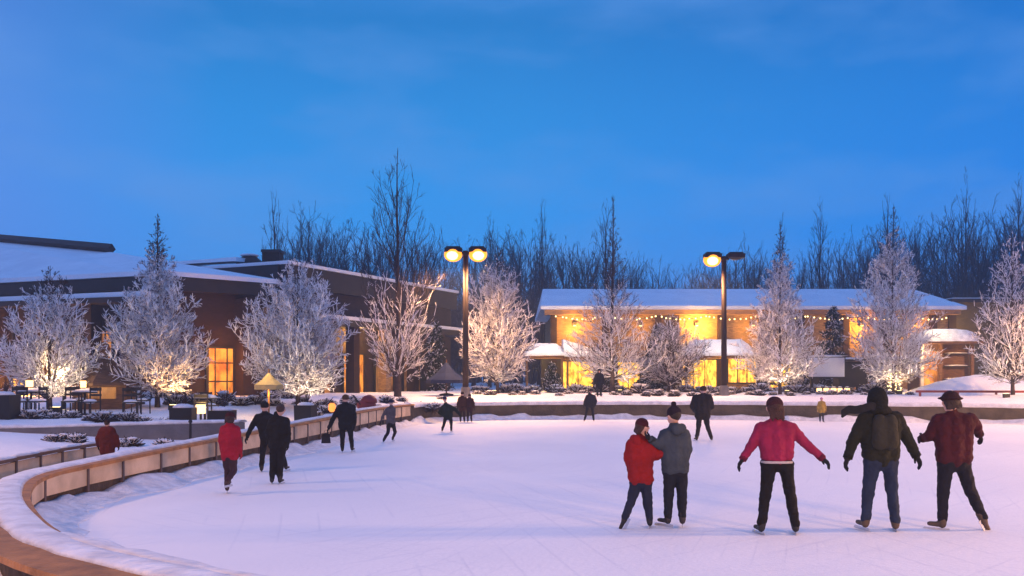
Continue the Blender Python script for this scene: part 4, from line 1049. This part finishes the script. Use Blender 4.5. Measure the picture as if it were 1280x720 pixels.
# the long lit building on the right
b3 = thing('long_building', 'long low building with a wide snowy roof, warm lit walls and yellow windows', 'building', (2.7, 60, 0), 0)
L3 = 26.8
MB().box((L3 / 2, 6, 3.3), (L3, 12, 5.6)).build('wall', M_stucco, b3)
MB().box((L3 / 2, -.35, 6.22), (L3 + 1.0, .9, .3)).build('fascia', mat('warm_fascia', (.30, .17, .09), .7, .3, 3, .3), b3)
rv = [(-.8, -.95, 6.38), (L3 + .8, -.95, 6.38), (L3 + .4, 6.2, 8.2), (-.4, 6.2, 8.2), (L3 + .8, 13, 6.38), (-.8, 13, 6.38)]
th = [(x, y, z + .24) for x, y, z in rv]
fcs = [(0, 1, 2, 3), (3, 2, 4, 5), (1, 4, 2), (0, 3, 5)]
MB().add(rv + th, [f[::-1] for f in fcs] + [tuple(i + 6 for i in f) for f in fcs] + [(0, 1, 7, 6), (1, 4, 10, 7), (4, 5, 11, 10), (5, 0, 6, 11)]).build('roof', M_roofsnow, b3)
def wx(px): return (px - 640) / F * 60 - 2.7
for (p0, p1, y0, y1, pm, bars) in [(703, 742, 452, 486, M_win, 2), (771, 800, 453, 488, M_win, 2), (851, 896, 450, 486, M_win, 3), (909, 946, 448, 478, M_win, 3), (640 + 30, 690, 455, 488, M_winorange, 1),
                                   (955, 990, 455, 486, M_win, 2), (1062, 1100, 455, 488, M_windim, 2)]:
    x0, x1 = wx(p0), wx(p1); z1 = EYE + (HY - y0) / F * 60; z0 = EYE + (HY - y1) / F * 60
    if x0 < 0: continue
    window(b3, (x0 + x1) / 2, -.07, z0, x1 - x0 - .1, z1 - z0, pm, bars=bars)
for px in (692, 756, 822, 850 - 6, 900, 952, 1000, 1056, 1104, 1165):
    MB().box((wx(px), -.16, 3.3), (.42, .3, 5.5)).build('pilaster', M_brick, b3)
MB().box((wx(1190), 1.5, 3.4), (.5, 3.2, 5.6)).build('end_pillar', M_brick, b3)
for px in (690, 757, 827, 1003, 1022, 1050):
    MB().box((wx(px), -.05, 2.1), (1.5, .1, 2.4)).build('door', M_fascia, b3)
# sconces that wash the upper wall
for px in (718, 800, 870, 940, 1075, 1140):
    so = MB().box((wx(px), -.2, 5.45), (.24, .3, .2)).build('sconce', M_fascia, b3)
    MB().box((wx(px), -.2, 5.335), (.18, .22, .03)).build('bulb', M_bulb, so)
    lamp('sconce_light', (wx(px), -1.0, 5.2), {718: 420, 800: 110, 870: 1000, 940: 150, 1075: 480, 1140: 260}[px], (1, .46, .07), .15, b3)

el_ = thing('string_lights', 'row of tiny golden lights hung along the eave of the long building', 'string lights', (2.7, 59.15, 6.0))
bm2_ = MB().ell((0, 0, 0), (.05, .05, .05), 8, 6).mesh('bulb', M_bulb, True); wr_ = []
for k in range(80):
    q = (.3 + k * .33 + rnd.uniform(-.1, .1), 0, -.03 - .22 * abs(math.sin(k * .31)) - rnd.uniform(0, .05)); wr_.append(q)
    o = link(bpy.data.objects.new('bulb', bm2_), el_); o.location = q
MB().tube(wr_, .008, 4).build('wire', M_black, el_)
# canopies in front of it
def canopy(label, px0, px1, y0, y1, Y, seed, ridge=True):
    x0 = (px0 - 640) / F * Y; x1 = (px1 - 640) / F * Y; zt_ = EYE + (HY - y0) / F * Y; zb = EYE + (HY - y1) / F * Y
    w = x1 - x0; b = gz((x0 + x1) / 2, Y); zb -= b; zt_ -= b
    t = thing('snowy_canopy', label, 'canopy', ((x0 + x1) / 2, Y, b), 0, 'snow covered entrance canopies')
    for sx in (-1, 1):
        MB().box((sx * (w / 2 - .12), -.9, zb / 2), (.14, .14, zb)).build('post', M_woodlit, t)
    MB().box((0, .4, zb + .02), (w, 3.0, .14)).build('frame', M_woodlit, t)
    n = 10; vs = []; fs = []
    for i in range(n + 1):
        u = i / n; x = -w / 2 - .1 + (w + .2) * u; k = min(1, 5 * min(u, 1 - u) + .25) if ridge else .35 + .65 * (1 - u)
        for (yy, zz) in ((-1.2, .1), (-1.15, .26), (.2, max(.35, (zt_ - zb) * k)), (1.9, max(.4, (zt_ - zb) * k) + .05), (1.9, .1)):
            vs.append((x, yy, zb + zz + rnd.uniform(-.02, .03)))
    for i in range(n):
        for j in range(4): fs.append((i * 5 + j, (i + 1) * 5 + j, (i + 1) * 5 + j + 1, i * 5 + j + 1))
        fs.append((i * 5 + 4, (i + 1) * 5 + 4, (i + 1) * 5, i * 5))
    fs.append((4, 3, 2, 1, 0)); fs.append(tuple(n * 5 + k for k in range(5)))
    MB().add(vs, fs).build('snow_cover', M_snow, t, smooth=False)
    lamp('canopy_light', (0, -1.0, zb - .45), 200, (1, .55, .10), .12, t)
    lamp('canopy_top_light', (0, -2.0, zt_ + .9), 150, (1, .72, .4), .12, t)
canopy('snowy pitched canopy over the left door of the long building', 656, 704, 429, 447, 57.2, 1)
canopy('snowy canopy sloping down to the right behind the tall narrow tree', 706, 752, 424, 448, 57.4, 2, False)
canopy('widest snowy canopy, behind the half lit lamp post', 852, 944, 424, 447, 57, 3)

# building at the right behind the kiosk
b4 = thing('olive_building', 'dark olive block building behind the snow roofed kiosk at right', 'building', (30.3, 61, 0), 0)
MB().box((5.5, 4, 3.7), (11, 8, 6.6)).build('wall', M_olive, b4)
MB().box((5.5, 3.95, 7.12), (11.4, 8.5, .24)).build('fascia', M_fascia, b4)
MB().box((5.6, 4.2, 7.31), (10.8, 7.8, .12)).build('roof', M_roofsnow, b4)
lamp('yard_light', (.4, -1.6, 5.2), 120, (1, .6, .15), .15, b4)

# kiosk
k0 = base(1182, 50)
ks = thing('kiosk', 'small market kiosk with thick snow on its roof and a glowing orange front', 'kiosk', k0, R(-6))
kw = 2.7; kh = 2.75
MB().box((0, 1.2, kh / 2), (kw, 2.0, kh)).build('wall', M_woodlit, ks)
for sx in (-kw / 2, -.35, kw / 2):
    MB().box((sx, -.2, kh / 2), (.16, .16, kh)).build('post', M_cream if sx < -1 else M_woodlit, ks)
MB().box((-.85, .17, 1.35), (.9, .05, 2.0)).build('lit_front', M_winorange, ks)
for z in (.75, 1.5, 2.2):
    s = MB().box((.55, -.02, z), (1.45, .42, .05)).build('shelf', M_fascia, ks)
    MB().ell((.55, -.02, z + .04), (.66, .16, .06), 12, 6).build('snow_cover', M_bank, s, smooth=True)
MB().box((0, .5, kh + .06), (kw + .5, 3.2, .12)).build('roof', M_woodlit, ks)
sm = MB(); n = 9; vs = []; fs = []
for i in range(n + 1):
    for j in range(7):
        u = i / n * 2 - 1; v = j / 6 * 2 - 1
        zz = kh + .12 + .75 * max(0, 1 - u ** 4) ** .5 * max(0, 1 - v ** 4) ** .5 + .05 * noise.noise(Vector((u * 3, v * 3, 1)))
        vs.append((u * (kw + .5) / 2, .5 + v * 1.6, zz))
for i in range(n):
    for j in range(6): fs.append((i * 7 + j, (i + 1) * 7 + j, (i + 1) * 7 + j + 1, i * 7 + j + 1))
sm.add(vs, fs).build('snow_cover', M_bank, ks, smooth=True)
lamp('kiosk_light', (-1.3, -.9, 2.3), 130, (1, .62, .25), .12, ks)
lamp('kiosk_light', (-.8, -1.2, 4.4), 100, (1, .7, .35), .12, ks)

# white board on dark stand
wb = thing('white_board', 'blank white rectangular board on a dark stand between two frosted trees', 'board', base(1033, 51))
bz = EYE + (HY - 471) / F * 51 - wb.location.z; bt = EYE + (HY - 447) / F * 51 - wb.location.z
MB().box((0, 0, (bz + bt) / 2), (2.05, .10, bt - bz)).build('panel', M_board, wb)
MB().box((0, .12, (bz + bt) / 2), (2.25, .12, bt - bz + .16)).build('frame', M_fascia, wb)
for s in (-1, 1): MB().box((s * .8, .14, bz / 2 - .05), (.14, .14, bz + .1)).build('leg', M_fascia, wb)
MB().ell((0, .08, bt + .09), (1.1, .12, .07), 14, 6).build('snow_cover', M_bank, wb, smooth=True)
ct = thing('market_cart', 'dark covered stall box right of the white board', 'stall', base(1062, 52.5))
MB().box((0, 0, 1.05), (1.5, 1.3, 1.5)).build('body', M_fascia, ct)
MB().box((0, -.1, 1.88), (1.9, 1.7, .1)).build('roof', M_fascia, ct)
MB().ell((0, -.1, 1.93), (.9, .8, .12), 14, 6).build('snow_cover', M_bank, ct, smooth=True)
for s in (-1, 1): MB().box((s * .6, 0, .2), (.12, .9, .5)).build('leg', M_fascia, ct)

# small brown hut with a pointed roof at the left
hb = base(131, 31.5)
ht = thing('market_hut', 'small brown hut with a pointed pyramid roof between the two left frosted trees', 'hut', hb, R(12))
MB().box((0, 0, .42), (1.75, 1.6, .9)).build('wall', M_woodlit, ht)
MB().lathe([(1.75, .82), (1.72, .9), (.75, 1.35), (.2, 1.75), (.06, 1.8)], n=4).build('roof', M_woodlit, ht)
MB().lathe([(.05, 1.75), (.14, 1.9), (.2, 2.1), (.13, 2.28), (.02, 2.36)], n=12).build('finial', M_woodlit, ht, smooth=True)
MB().box((.1, -.82, .55), (.9, .05, .4)).build('hatch', M_windim, ht)
lamp('hut_light', (-1.5, -1.2, 1.3), 30, (1, .5, .1), .1, ht)

# umbrellas
def umbrella(name, label, px, Y, ytop, yrim, rad, m, light=0):
    b = base(px, Y); zt_ = EYE + (HY - ytop) / F * Y - b[2]; zr = EYE + (HY - yrim) / F * Y - b[2]
    t = thing(name, label, 'umbrella', b, 0, 'patio umbrellas')
    MB().tube([(0, 0, -.1), (0, 0, zt_ + .1)], .035, 8).build('pole', M_woodlit, t)
    n = 8; vs = [(0, 0, zt_)]; fs = []
    for ring, (rr, zz) in enumerate(((.5, .38), (1.0, 0))):
        for k in range(n * 2):
            a = math.pi * k / n; sag = .93 if k % 2 else 1
            vs.append((rad * rr * sag * math.cos(a), rad * rr * sag * math.sin(a), zt_ + (zr - zt_) * (1 - zz) ** 1.0))
    q = n * 2
    for k in range(q): fs.append((0, 1 + k, 1 + (k + 1) % q)); fs.append((1 + k, 1 + q + k, 1 + q + (k + 1) % q, 1 + (k + 1) % q))
    off = len(vs); vs += [(x, y, z - .015) for x, y, z in vs]; fs += [tuple(i + off for i in f[::-1]) for f in fs]
    for k in range(q): fs.append((1 + q + k, off + 1 + q + k, off + 1 + q + (k + 1) % q, 1 + q + (k + 1) % q))
    # valance
    MB().add(vs, fs).build('canopy', m, t)
    vm = MB()
    for k in range(q):
        a = vs[1 + q + k]; c = vs[1 + q + (k + 1) % q]
        vm.add([a, c, (c[0], c[1], c[2] - .16), (a[0], a[1], a[2] - .16), (a[0] * .97, a[1] * .97, a[2]), (c[0] * .97, c[1] * .97, c[2]), (c[0] * .97, c[1] * .97, c[2] - .16), (a[0] * .97, a[1] * .97, a[2] - .16)],
               [(0, 1, 2, 3), (7, 6, 5, 4), (3, 2, 6, 7), (0, 4, 5, 1)])
    vm.build('valance', m, t)
    MB().lathe([(.35, -.02), (.35, .06), (.06, .12)], n=14).build('stand', M_black, t)
    if light: lamp('umbrella_light', (-.15, -rad * .9, zt_ + .55), light, (1, .72, .34), .12, t); lamp('umbrella_light', (0, -.2, zr - .3), light * .7, (1, .55, .15), .1, t)
    return t
umbrella('patio_umbrella', 'amber umbrella lit bright yellow behind the two skaters in black', 336, 30.5, 465, 481, .50, mat('yellow_canvas', (.62, .42, .16), .8, .2, 3, .2, .3, 12), 42)
umbrella('patio_umbrella', 'dark navy square parasol just left of the fully lit lamp post', 558, 44, 452, 475, 1.0, M_navy)

# ------------------------------------------------------------------ plaza furniture
def pbase(px, Y): 
    x = (px - 640) / F * Y; return (x, Y, gz(x, Y) - .02)
def chair(label, loc, rz):
    t = thing('cafe_chair', label, 'chair', loc, rz, 'dark cafe chairs on the snowy terrace')
    MB().box((0, 0, .45), (.44, .44, .035)).build('seat', M_fascia, t)
    MB().box((0, .21, .84), (.44, .03, .10)).box((0, .21, .66), (.44, .03, .07)).build('backrest', M_fascia, t)
    for sx in (-1, 1):
        for sy in (-1, 1): MB().tube([(sx * .2, sy * .2, -.05), (sx * .19, sy * .2, .45 if sy < 0 else .9)], .022, 6).build('leg', M_fascia, t)
    MB().ell((0, -.01, .47), (.2, .2, .07), 12, 6).build('snow_cover', M_bank, t, smooth=True)
    return t
c0 = None; lab = ['dark cafe chair at far left behind the grey terrace wall, lower legs in snow', 'dark cafe chair left of the trunk of the small round tree', 'dark cafe chair between the brown hut and the cone shaped tree', 'dark cafe chair near the black planters on the terrace']
for i, (px, Y, a) in enumerate([(24, 27, .4), (33, 28.4, 2.6), (46, 27.2, -.5), (88, 27.6, .2), (100, 28.6, 3.0), (113, 27.4, -.3), (163, 27.5, .5), (176, 29, 2.8), (250, 27.3, .2), (262, 28.8, 2.9)]):
    l = lab[0] if i < 3 else lab[1].replace('left', 'right') if i < 6 else lab[2] if i < 8 else lab[3]
    if c0 is None: c0 = chair(l, pbase(px, Y), a)
    else: dup(c0, pbase(px, Y), a, 1.0, l)
t0 = None
for i, (px, Y, l) in enumerate([(39, 27.8, 'small round snow topped cafe table at far left among dark chairs'), (106, 28.1, 'small round snow topped cafe table right of the small round tree'), (256, 28.1, 'small round snow topped cafe table between the two black planters')]):
    if t0 is None:
        t0 = thing('cafe_table', l, 'table', pbase(px, Y), 0, 'snow topped cafe tables')
        MB().lathe([(.36, .70), (.38, .72), (.37, .74)], n=20).build('tabletop', M_fascia, t0)
        MB().tube([(0, 0, -.05), (0, 0, .7)], .035, 8).lathe([(.22, -.03), (.22, .02), (.04, .06)], n=14).build('leg', M_fascia, t0)
        MB().lathe([(.36, .735), (.34, .81), (.2, .85), (.02, .86)], n=18).build('snow_cover', M_bank, t0, smooth=True)
    else: dup(t0, pbase(px, Y), .3 * i, 1, l)
cl0 = None
for px, Y, l in [(39, 27.8, 'glowing candle lantern on the cafe table at far left'), (106, 28.1, 'glowing candle lantern on the cafe table right of the small round tree')]:
    q = pbase(px, Y); q = (q[0], q[1] - .1, q[2] + .84)
    if cl0 is None:
        cl0 = thing('candle_lantern', l, 'lantern', q, 0, 'candle lanterns on the cafe tables')
        MB().box((0, 0, .14), (.15, .15, .22)).build('glass', M_paper, cl0); MB().box((0, 0, .02), (.18, .18, .04)).build('base', M_fascia, cl0); MB().lathe([(.12, .25), (.03, .33)], n=4).build('cap', M_fascia, cl0)
    else: dup(cl0, q, .3, 1, l)
    lamp('candle_light', (q[0], q[1] - .2, q[2] + .4), 12, (1, .5, .12), .08)
# black square planters
p0 = None
for px, Y, l in [(229, 24.2, 'black square planter left of another like it, right of the cone shaped tree'), (278, 24.6, 'black square planter before the lit brick pillar, above the girl in red'), (6, 25.2, 'black square planter at the left edge of the photo'), (382, 29.5, 'black square planter under the broad round frosted tree')]:
    if p0 is None:
        p0 = thing('planter', l, 'planter', pbase(px, Y), .1, 'black square planters on the terrace')
        MB().box((0, 0, .34), (.56, .56, .72), 0, 0, 1.06).build('tub', M_black, p0)
        MB().ell((0, 0, .70), (.27, .27, .11), 14, 7, 0, .06, rnd).build('snow_cover', M_bank, p0, smooth=True)
        st = MB()
        for k in range(14):
            a = rnd.random() * 6.28; r = rnd.uniform(.05, .3)
            st.tube([(0, 0, .68), (r * .5 * math.cos(a), r * .5 * math.sin(a), .9), (r * math.cos(a), r * math.sin(a), rnd.uniform(.95, 1.2))], [.012, .01, .005], 4)
        st.build('twigs', M_bark, p0)
    else: dup(p0, pbase(px, Y), rnd.uniform(-.2, .2), 1, l)
bo = thing('bollard', 'thin dark stake in the snow left of the girl in the red coat', 'stake', pbase(238, 21.3))
MB().tube([(0, 0, -.1), (0, 0, .62)], [.035, .03], 8).lathe([(.045, .6), (.05, .64), (.02, .68)], n=10).build('pole', M_fascia, bo)

# red pushchair behind the wall
pc = thing('pushchair', 'red rounded pushchair parked behind the rink wall left of the boy in grey', 'pushchair', pbase(458, 32.5), .3)
MB().ell((0, 0, .52), (.36, .30, .24), 16, 9).build('body', M_red, pc, smooth=True)
MB().lathe([(.30, 0), (.29, .12), (.2, .24), (.04, .3)], (.1, 0, .62), 16).build('hood', M_red, pc, smooth=True)
for sx in (-1, 1):
    for sy in (-1, 1): MB().lathe([(.02, -.02), (.13, -.02), (.13, .02), (.02, .02)], (sx * .28, sy * .25, .13), 14).build('wheel', M_black, pc)
MB().tube([(-.2, -.2, .5), (-.48, -.2, .9), (-.48, .2, .9), (-.2, .2, .5)], .02, 6).build('handle', M_black, pc)

# lanterns
l0 = None
for i, px in enumerate((1024, 1033, 1042, 1050, 1059)):
    Y = 47
    if l0 is None:
        l0 = thing('lantern', 'small golden lantern in a row of five below the white board', 'lantern', pbase(px, Y), 0, 'row of golden lanterns below the white board')
        MB().box((0, 0, .2), (.2, .2, .26)).build('glass', M_paper, l0)
        MB().box((0, 0, .05), (.25, .25, .06)).box((0, 0, .35), (.25, .25, .05)).build('frame', M_fascia, l0)
        MB().ell((0, 0, .37), (.12, .12, .06), 10, 6).build('snow_cover', M_bank, l0, smooth=True)
    else: dup(l0, pbase(px, Y), rnd.uniform(-.3, .3), 1)
lamp('lantern_row_light', (pbase(1041, 46.4)[0], 46.3, 1.5), 14, (1, .6, .2), .3)
ol = thing('lantern', 'single orange glowing lantern left of the man with the brown hat', 'lantern', pbase(415, 31.5), 0)
MB().lathe([(.06, .3), (.13, .38), (.13, .55), (.06, .62)], n=12).build('glass', M_orange, ol, smooth=True)
MB().box((0, 0, .15), (.05, .05, .34)).lathe([(.09, .62), (.03, .7)], n=10).build('post', M_fascia, ol)

l2 = thing('lantern', 'square yellow lantern on a short post between the two black planters', 'lantern', pbase(251, 26.5), .2)
MB().box((0, 0, .52), (.24, .24, .28)).build('glass', M_paper, l2)
MB().box((0, 0, .18), (.06, .06, .4)).build('post', M_fascia, l2); MB().box((0, 0, .68), (.3, .3, .05)).build('cap', M_fascia, l2)
lamp('lantern_light', (.0, .3, .95), 45, (1, .6, .18), .12, l2)
# fairy lights round the foot of the tree by the kiosk
fb_ = base(1118, 48)
fo = thing('string_lights', 'golden fairy lights wound round the foot of the tree left of the kiosk', 'string lights', fb_)
wire = []
bulb_me = MB().ell((0, 0, 0), (.035, .035, .035), 8, 6).mesh('bulb', M_bulb, True)
for k in range(40):
    a = k * .9; z = .1 + k * .03; r = .26 + .1 * rnd.random(); q = (r * math.cos(a), r * math.sin(a), z); wire.append(q)
    o = link(bpy.data.objects.new('bulb', bulb_me), fo); o.location = q
MB().tube(wire, .006, 4).build('wire', M_black, fo)
lamp('string_light_glow', (fb_[0], fb_[1] - .7, fb_[2] + .6), 30, (1, .55, .16), .2)

# red rail and snow mound at the right
rr = MB().box((0, 0, .62), (7.4, .08, .11))
for k in range(5): rr.box((-3.5 + k * 1.75, .02, .28), (.09, .08, .66))
rr_o = rr.build('red_rail', M_red); rr_o.location = (23.6, 43.2, gz(23.6, 43.2) - .42); rr_o.rotation_euler = (0, 0, R(-9)); tag(rr_o, 'low red rail running along the snow below the mound at right', 'rail')
mv = []; mf = []; nx, ny = 40, 22
mx0, my0 = (1228 - 640) / F * 46.5, 46.8
for a in range(nx + 1):
    for b in range(ny + 1):
        u = a / nx * 2 - 1; v = b / ny * 2 - 1
        rr_ = min(1, math.hypot(u, v)); z = 1.0 * (1 - rr_ ** 2) ** 1.2 * (1 + .25 * noise.noise(Vector((u * 3, v * 3, 4)))) + .08 * noise.noise(Vector((u * 9, v * 9, 2))) * (1 - rr_)
        mv.append((u * 4.4, v * 2.4, z - .12 * rr_))
for a in range(nx):
    for b in range(ny): q = a * (ny + 1) + b; mf.append((q, q + ny + 1, q + ny + 2, q + 1))
mo = MB().add(mv, mf).build('snow_mound', M_snow, smooth=True); mo.location = (mx0, my0, gz(mx0, my0)); tag(mo, 'wide heap of shovelled snow at right below the kiosk', 'snow mound')

# low snowy shrubs and stones on the ground behind the walls
g_ = np.random.default_rng(77); sh = []
def shrub_proto(k, label, group):
    t = thing('snowy_shrub', label, 'shrub', (0, 0, 0), 0, group)
    n = 260; d = unit(g_.normal(0, 1, (n, 3)) * np.array([1, 1, .7]) + np.array([0, 0, .7])); l = g_.uniform(.2, .42, n)
    P = (d * .03)[:, None] + d[:, None] * (l[:, None] * np.linspace(0, 1, 3))[..., None]; P = P + g_.normal(0, .02, P.shape)
    P[..., 2] *= .8
    m = ((g_.random(n) < .45) & (d[:, 2] > .3)).astype(int)
    v, q = tubes_np(P, np.tile([.014, .02, .012], (n, 1)), 3)
    link(bpy.data.objects.new('twigs', np_mesh('twigs', [(v, q, np.repeat(m, 6))], [M_bark, M_frost])), t)
    s = MB()
    for q_ in range(4): s.ell((g_.uniform(-.1, .1), g_.uniform(-.1, .1), g_.uniform(.22, .25)), (g_.uniform(.11, .16), g_.uniform(.11, .16), g_.uniform(.035, .055)), 10, 6, 0, .12, rnd)
    s.build('snow_cover', M_bank, t, smooth=True)
    return t
spots = []
for i in range(30): spots.append((600 + i * 18.5 + rnd.uniform(-7, 7), rnd.uniform(44.3, 46.5), 0))
for i in range(14): spots.append((395 + i * 13 + rnd.uniform(-4, 4), rnd.uniform(31, 36) + i * .55, 1))
for i in range(34): spots.append((596 + i * 15.5 + rnd.uniform(-8, 8), rnd.uniform(49.5, 55.5), 4))
for i in range(20): spots.append((140 + i * 16 + rnd.uniform(-7, 7), rnd.uniform(33, 39), 5))
for i in range(14): spots.append((12 + i * 19 + rnd.uniform(-6, 6), rnd.uniform(25.2, 26.6), 2))
for px in (68, 84, 92, 150, 165, 210): spots.append((px + rnd.uniform(-4, 4), rnd.uniform(19.2, 21.0) if px < 140 else rnd.uniform(20.3, 21.3), 3))
SL = ['low snow capped shrub in the snow behind the far stone curb', 'low snow capped shrub on the slope behind the panelled rink wall', 'low snow capped shrub on the terrace at the left', 'small clump of dry twigs in the snow before the grey terrace wall', 'dark bush in the bed along the front of the long building', 'dark bush in the snow between the left trees and the brick building']
SG = ['shrubs behind the far curb', 'shrubs behind the rink wall', 'shrubs on the left terrace', 'twig clumps before the terrace wall', 'bushes along the long building', 'bushes before the brick building']
PS = None
for px, Y, k in spots:
    x = (px - 640) / F * Y
    if abs(px - 238) < 6: continue
    if PS is None: PS = [shrub_proto(q, SL[0], SG[0]) for q in range(3)]; used = set()
    q = rnd.randrange(3); sc_ = rnd.uniform(.55, 1.05) * {3: .8, 4: 1.9, 5: 1.5}.get(k, 1)
    if q not in used:
        used.add(q); o = PS[q]; o.location = (x, Y, gz(x, Y) - .03); o.scale = (sc_,) * 3; o['label'] = SL[k]; o['group'] = SG[k]
    else: dup(PS[q], (x, Y, gz(x, Y) - .03), rnd.random() * 6, sc_, SL[k], SG[k])

# ------------------------------------------------------------------ sky, dusk light, camera
w = bpy.data.worlds.new('World'); sc.world = w; w.use_nodes = True
nt = w.node_tree; L = nt.links.new; N = nt.nodes.new
bg = nt.nodes['Background']
sky = N('ShaderNodeTexSky'); sky.sky_type = 'NISHITA'; sky.sun_disc = False
SUN_EL, SUN_AZ = 4.0, 205.0     # low afterglow behind and left of the camera
sky.sun_elevation = R(-3); sky.sun_rotation = R(SUN_AZ)
tc = N('ShaderNodeTexCoord'); sp = N('ShaderNodeSeparateXYZ'); L(tc.outputs['Generated'], sp.inputs[0])
ramp = N('ShaderNodeValToRGB'); cr = ramp.color_ramp
stops = [(0.0, (.030, .15, .52)), (.06, (.030, .19, .60)), (.13, (.030, .245, .68)), (.2, (.024, .235, .64)), (.28, (.018, .205, .56)), (.37, (.014, .16, .46)), (.62, (.12, .28, .70)), (.9, (.14, .29, .72))]
while len(cr.elements) < len(stops): cr.elements.new(.5)
for e, (p, c) in zip(cr.elements, stops): e.position = p; e.color = (*c, 1)
L(sp.outputs['Z'], ramp.inputs['Fac'])
# purple tint to the left, deeper blue to the right
mr = N('ShaderNodeMapRange'); mr.inputs['From Min'].default_value = -.30; mr.inputs['From Max'].default_value = -.62
L(sp.outputs['X'], mr.inputs['Value'])
mx = N('ShaderNodeMix'); mx.data_type = 'RGBA'; mx.inputs[7].default_value = (.11, .19, .60, 1)
mm = N('ShaderNodeMath'); mm.operation = 'MULTIPLY'; mm.inputs[1].default_value = .7; L(mr.outputs[0], mm.inputs[0]); L(mm.outputs[0], mx.inputs[0])
L(ramp.outputs['Color'], mx.inputs[6])
mr2 = N('ShaderNodeMapRange'); mr2.inputs['From Min'].default_value = .0; mr2.inputs['From Max'].default_value = .55
L(sp.outputs['X'], mr2.inputs['Value'])
mxr = N('ShaderNodeMix'); mxr.data_type = 'RGBA'; mxr.blend_type = 'MULTIPLY'; mxr.inputs[7].default_value = (.45, .74, .95, 1)
L(mr2.outputs[0], mxr.inputs[0]); L(mx.outputs[2], mxr.inputs[6])
# thin clouds
mp = N('ShaderNodeMapping'); mp.inputs['Scale'].default_value = (2.6, 2.6, 7.5); L(tc.outputs['Generated'], mp.inputs['Vector'])
nz = N('ShaderNodeTexNoise'); nz.inputs['Scale'].default_value = 1.5; nz.inputs['Detail'].default_value = 5; nz.inputs['Roughness'].default_value = .55; L(mp.outputs[0], nz.inputs['Vector'])
cm = N('ShaderNodeMapRange'); cm.inputs['From Min'].default_value = .43; cm.inputs['From Max'].default_value = .78; cm.inputs['To Max'].default_value = .75; L(nz.outputs['Fac'], cm.inputs['Value'])
mxc = N('ShaderNodeMix'); mxc.data_type = 'RGBA'; mxc.inputs[7].default_value = (.09, .24, .58, 1); L(cm.outputs[0], mxc.inputs[0]); L(mxr.outputs[2], mxc.inputs[6])
# afterglow low in the sky behind the camera
gl = N('ShaderNodeMapRange'); gl.inputs['From Min'].default_value = .15; gl.inputs['From Max'].default_value = -.75; L(sp.outputs['Y'], gl.inputs['Value'])
gz_ = N('ShaderNodeMapRange'); gz_.inputs['From Min'].default_value = .75; gz_.inputs['From Max'].default_value = .0; L(sp.outputs['Z'], gz_.inputs['Value'])
gm_ = N('ShaderNodeMath'); gm_.operation = 'MULTIPLY'; L(gl.outputs[0], gm_.inputs[0]); L(gz_.outputs[0], gm_.inputs[1])
mxg = N('ShaderNodeMix'); mxg.data_type = 'RGBA'; mxg.inputs[7].default_value = (.13, .22, .52, 1); L(gm_.outputs[0], mxg.inputs[0]); L(mxc.outputs[2], mxg.inputs[6])
mxn = N('ShaderNodeMix'); mxn.data_type = 'RGBA'; mxn.blend_type = 'ADD'; mxn.inputs[0].default_value = .05
L(mxg.outputs[2], mxn.inputs[6]); L(sky.outputs['Color'], mxn.inputs[7])
L(mxn.outputs[2], bg.inputs['Color']); bg.inputs['Strength'].default_value = 1.0

sd = bpy.data.lights.new('sun', 'SUN'); sd.energy = .06; sd.angle = R(40); sd.color = (1.0, .55, .6)
so = bpy.data.objects.new('sun', sd); COL.objects.link(so)
so.rotation_euler = (Vector((.45, .62, -.72))).to_track_quat('-Z', 'Y').to_euler()

hm_ = bpy.data.materials.new('haze'); hm_.use_nodes = True
hn = hm_.node_tree; hn.nodes.remove(hn.nodes['Principled BSDF'])
pv = hn.nodes.new('ShaderNodeVolumePrincipled'); pv.inputs['Color'].default_value = (.66, .78, .95, 1); pv.inputs['Density'].default_value = .0022; pv.inputs['Anisotropy'].default_value = .2
hn.links.new(pv.outputs['Volume'], hn.nodes['Material Output'].inputs['Volume'])
hz = MB().box((5, 20, 9.3), (520, 520, 21)).build('haze', hm_); tag(hz, 'thin evening haze over the plaza and the wood', 'haze', kind='stuff')

cd = bpy.data.cameras.new('camera'); cam = bpy.data.objects.new('camera', cd); COL.objects.link(cam)
cam.location = (0, 0, EYE); cam.rotation_euler = (R(90), 0, 0)
cd.sensor_width = 36; cd.lens = 36 * F / 1280; cd.shift_y = (HY - 360) / 1280; cd.clip_end = 4000; cd.clip_start = .1
sc.camera = cam
sc.render.engine = 'CYCLES'
vs_ = sc.view_settings; vs_.view_transform = 'Standard'; vs_.look = 'None'; vs_.exposure = 0.48; vs_.gamma = 1.0
cy = sc.cycles
cy.use_denoising = True
try: cy.denoiser = 'OPENIMAGEDENOISE'
except Exception: pass
cy.volume_bounces = 0; cy.max_bounces = 5; cy.diffuse_bounces = 3; cy.glossy_bounces = 2; cy.sample_clamp_indirect = 4.0; cy.caustics_reflective = False; cy.caustics_refractive = False
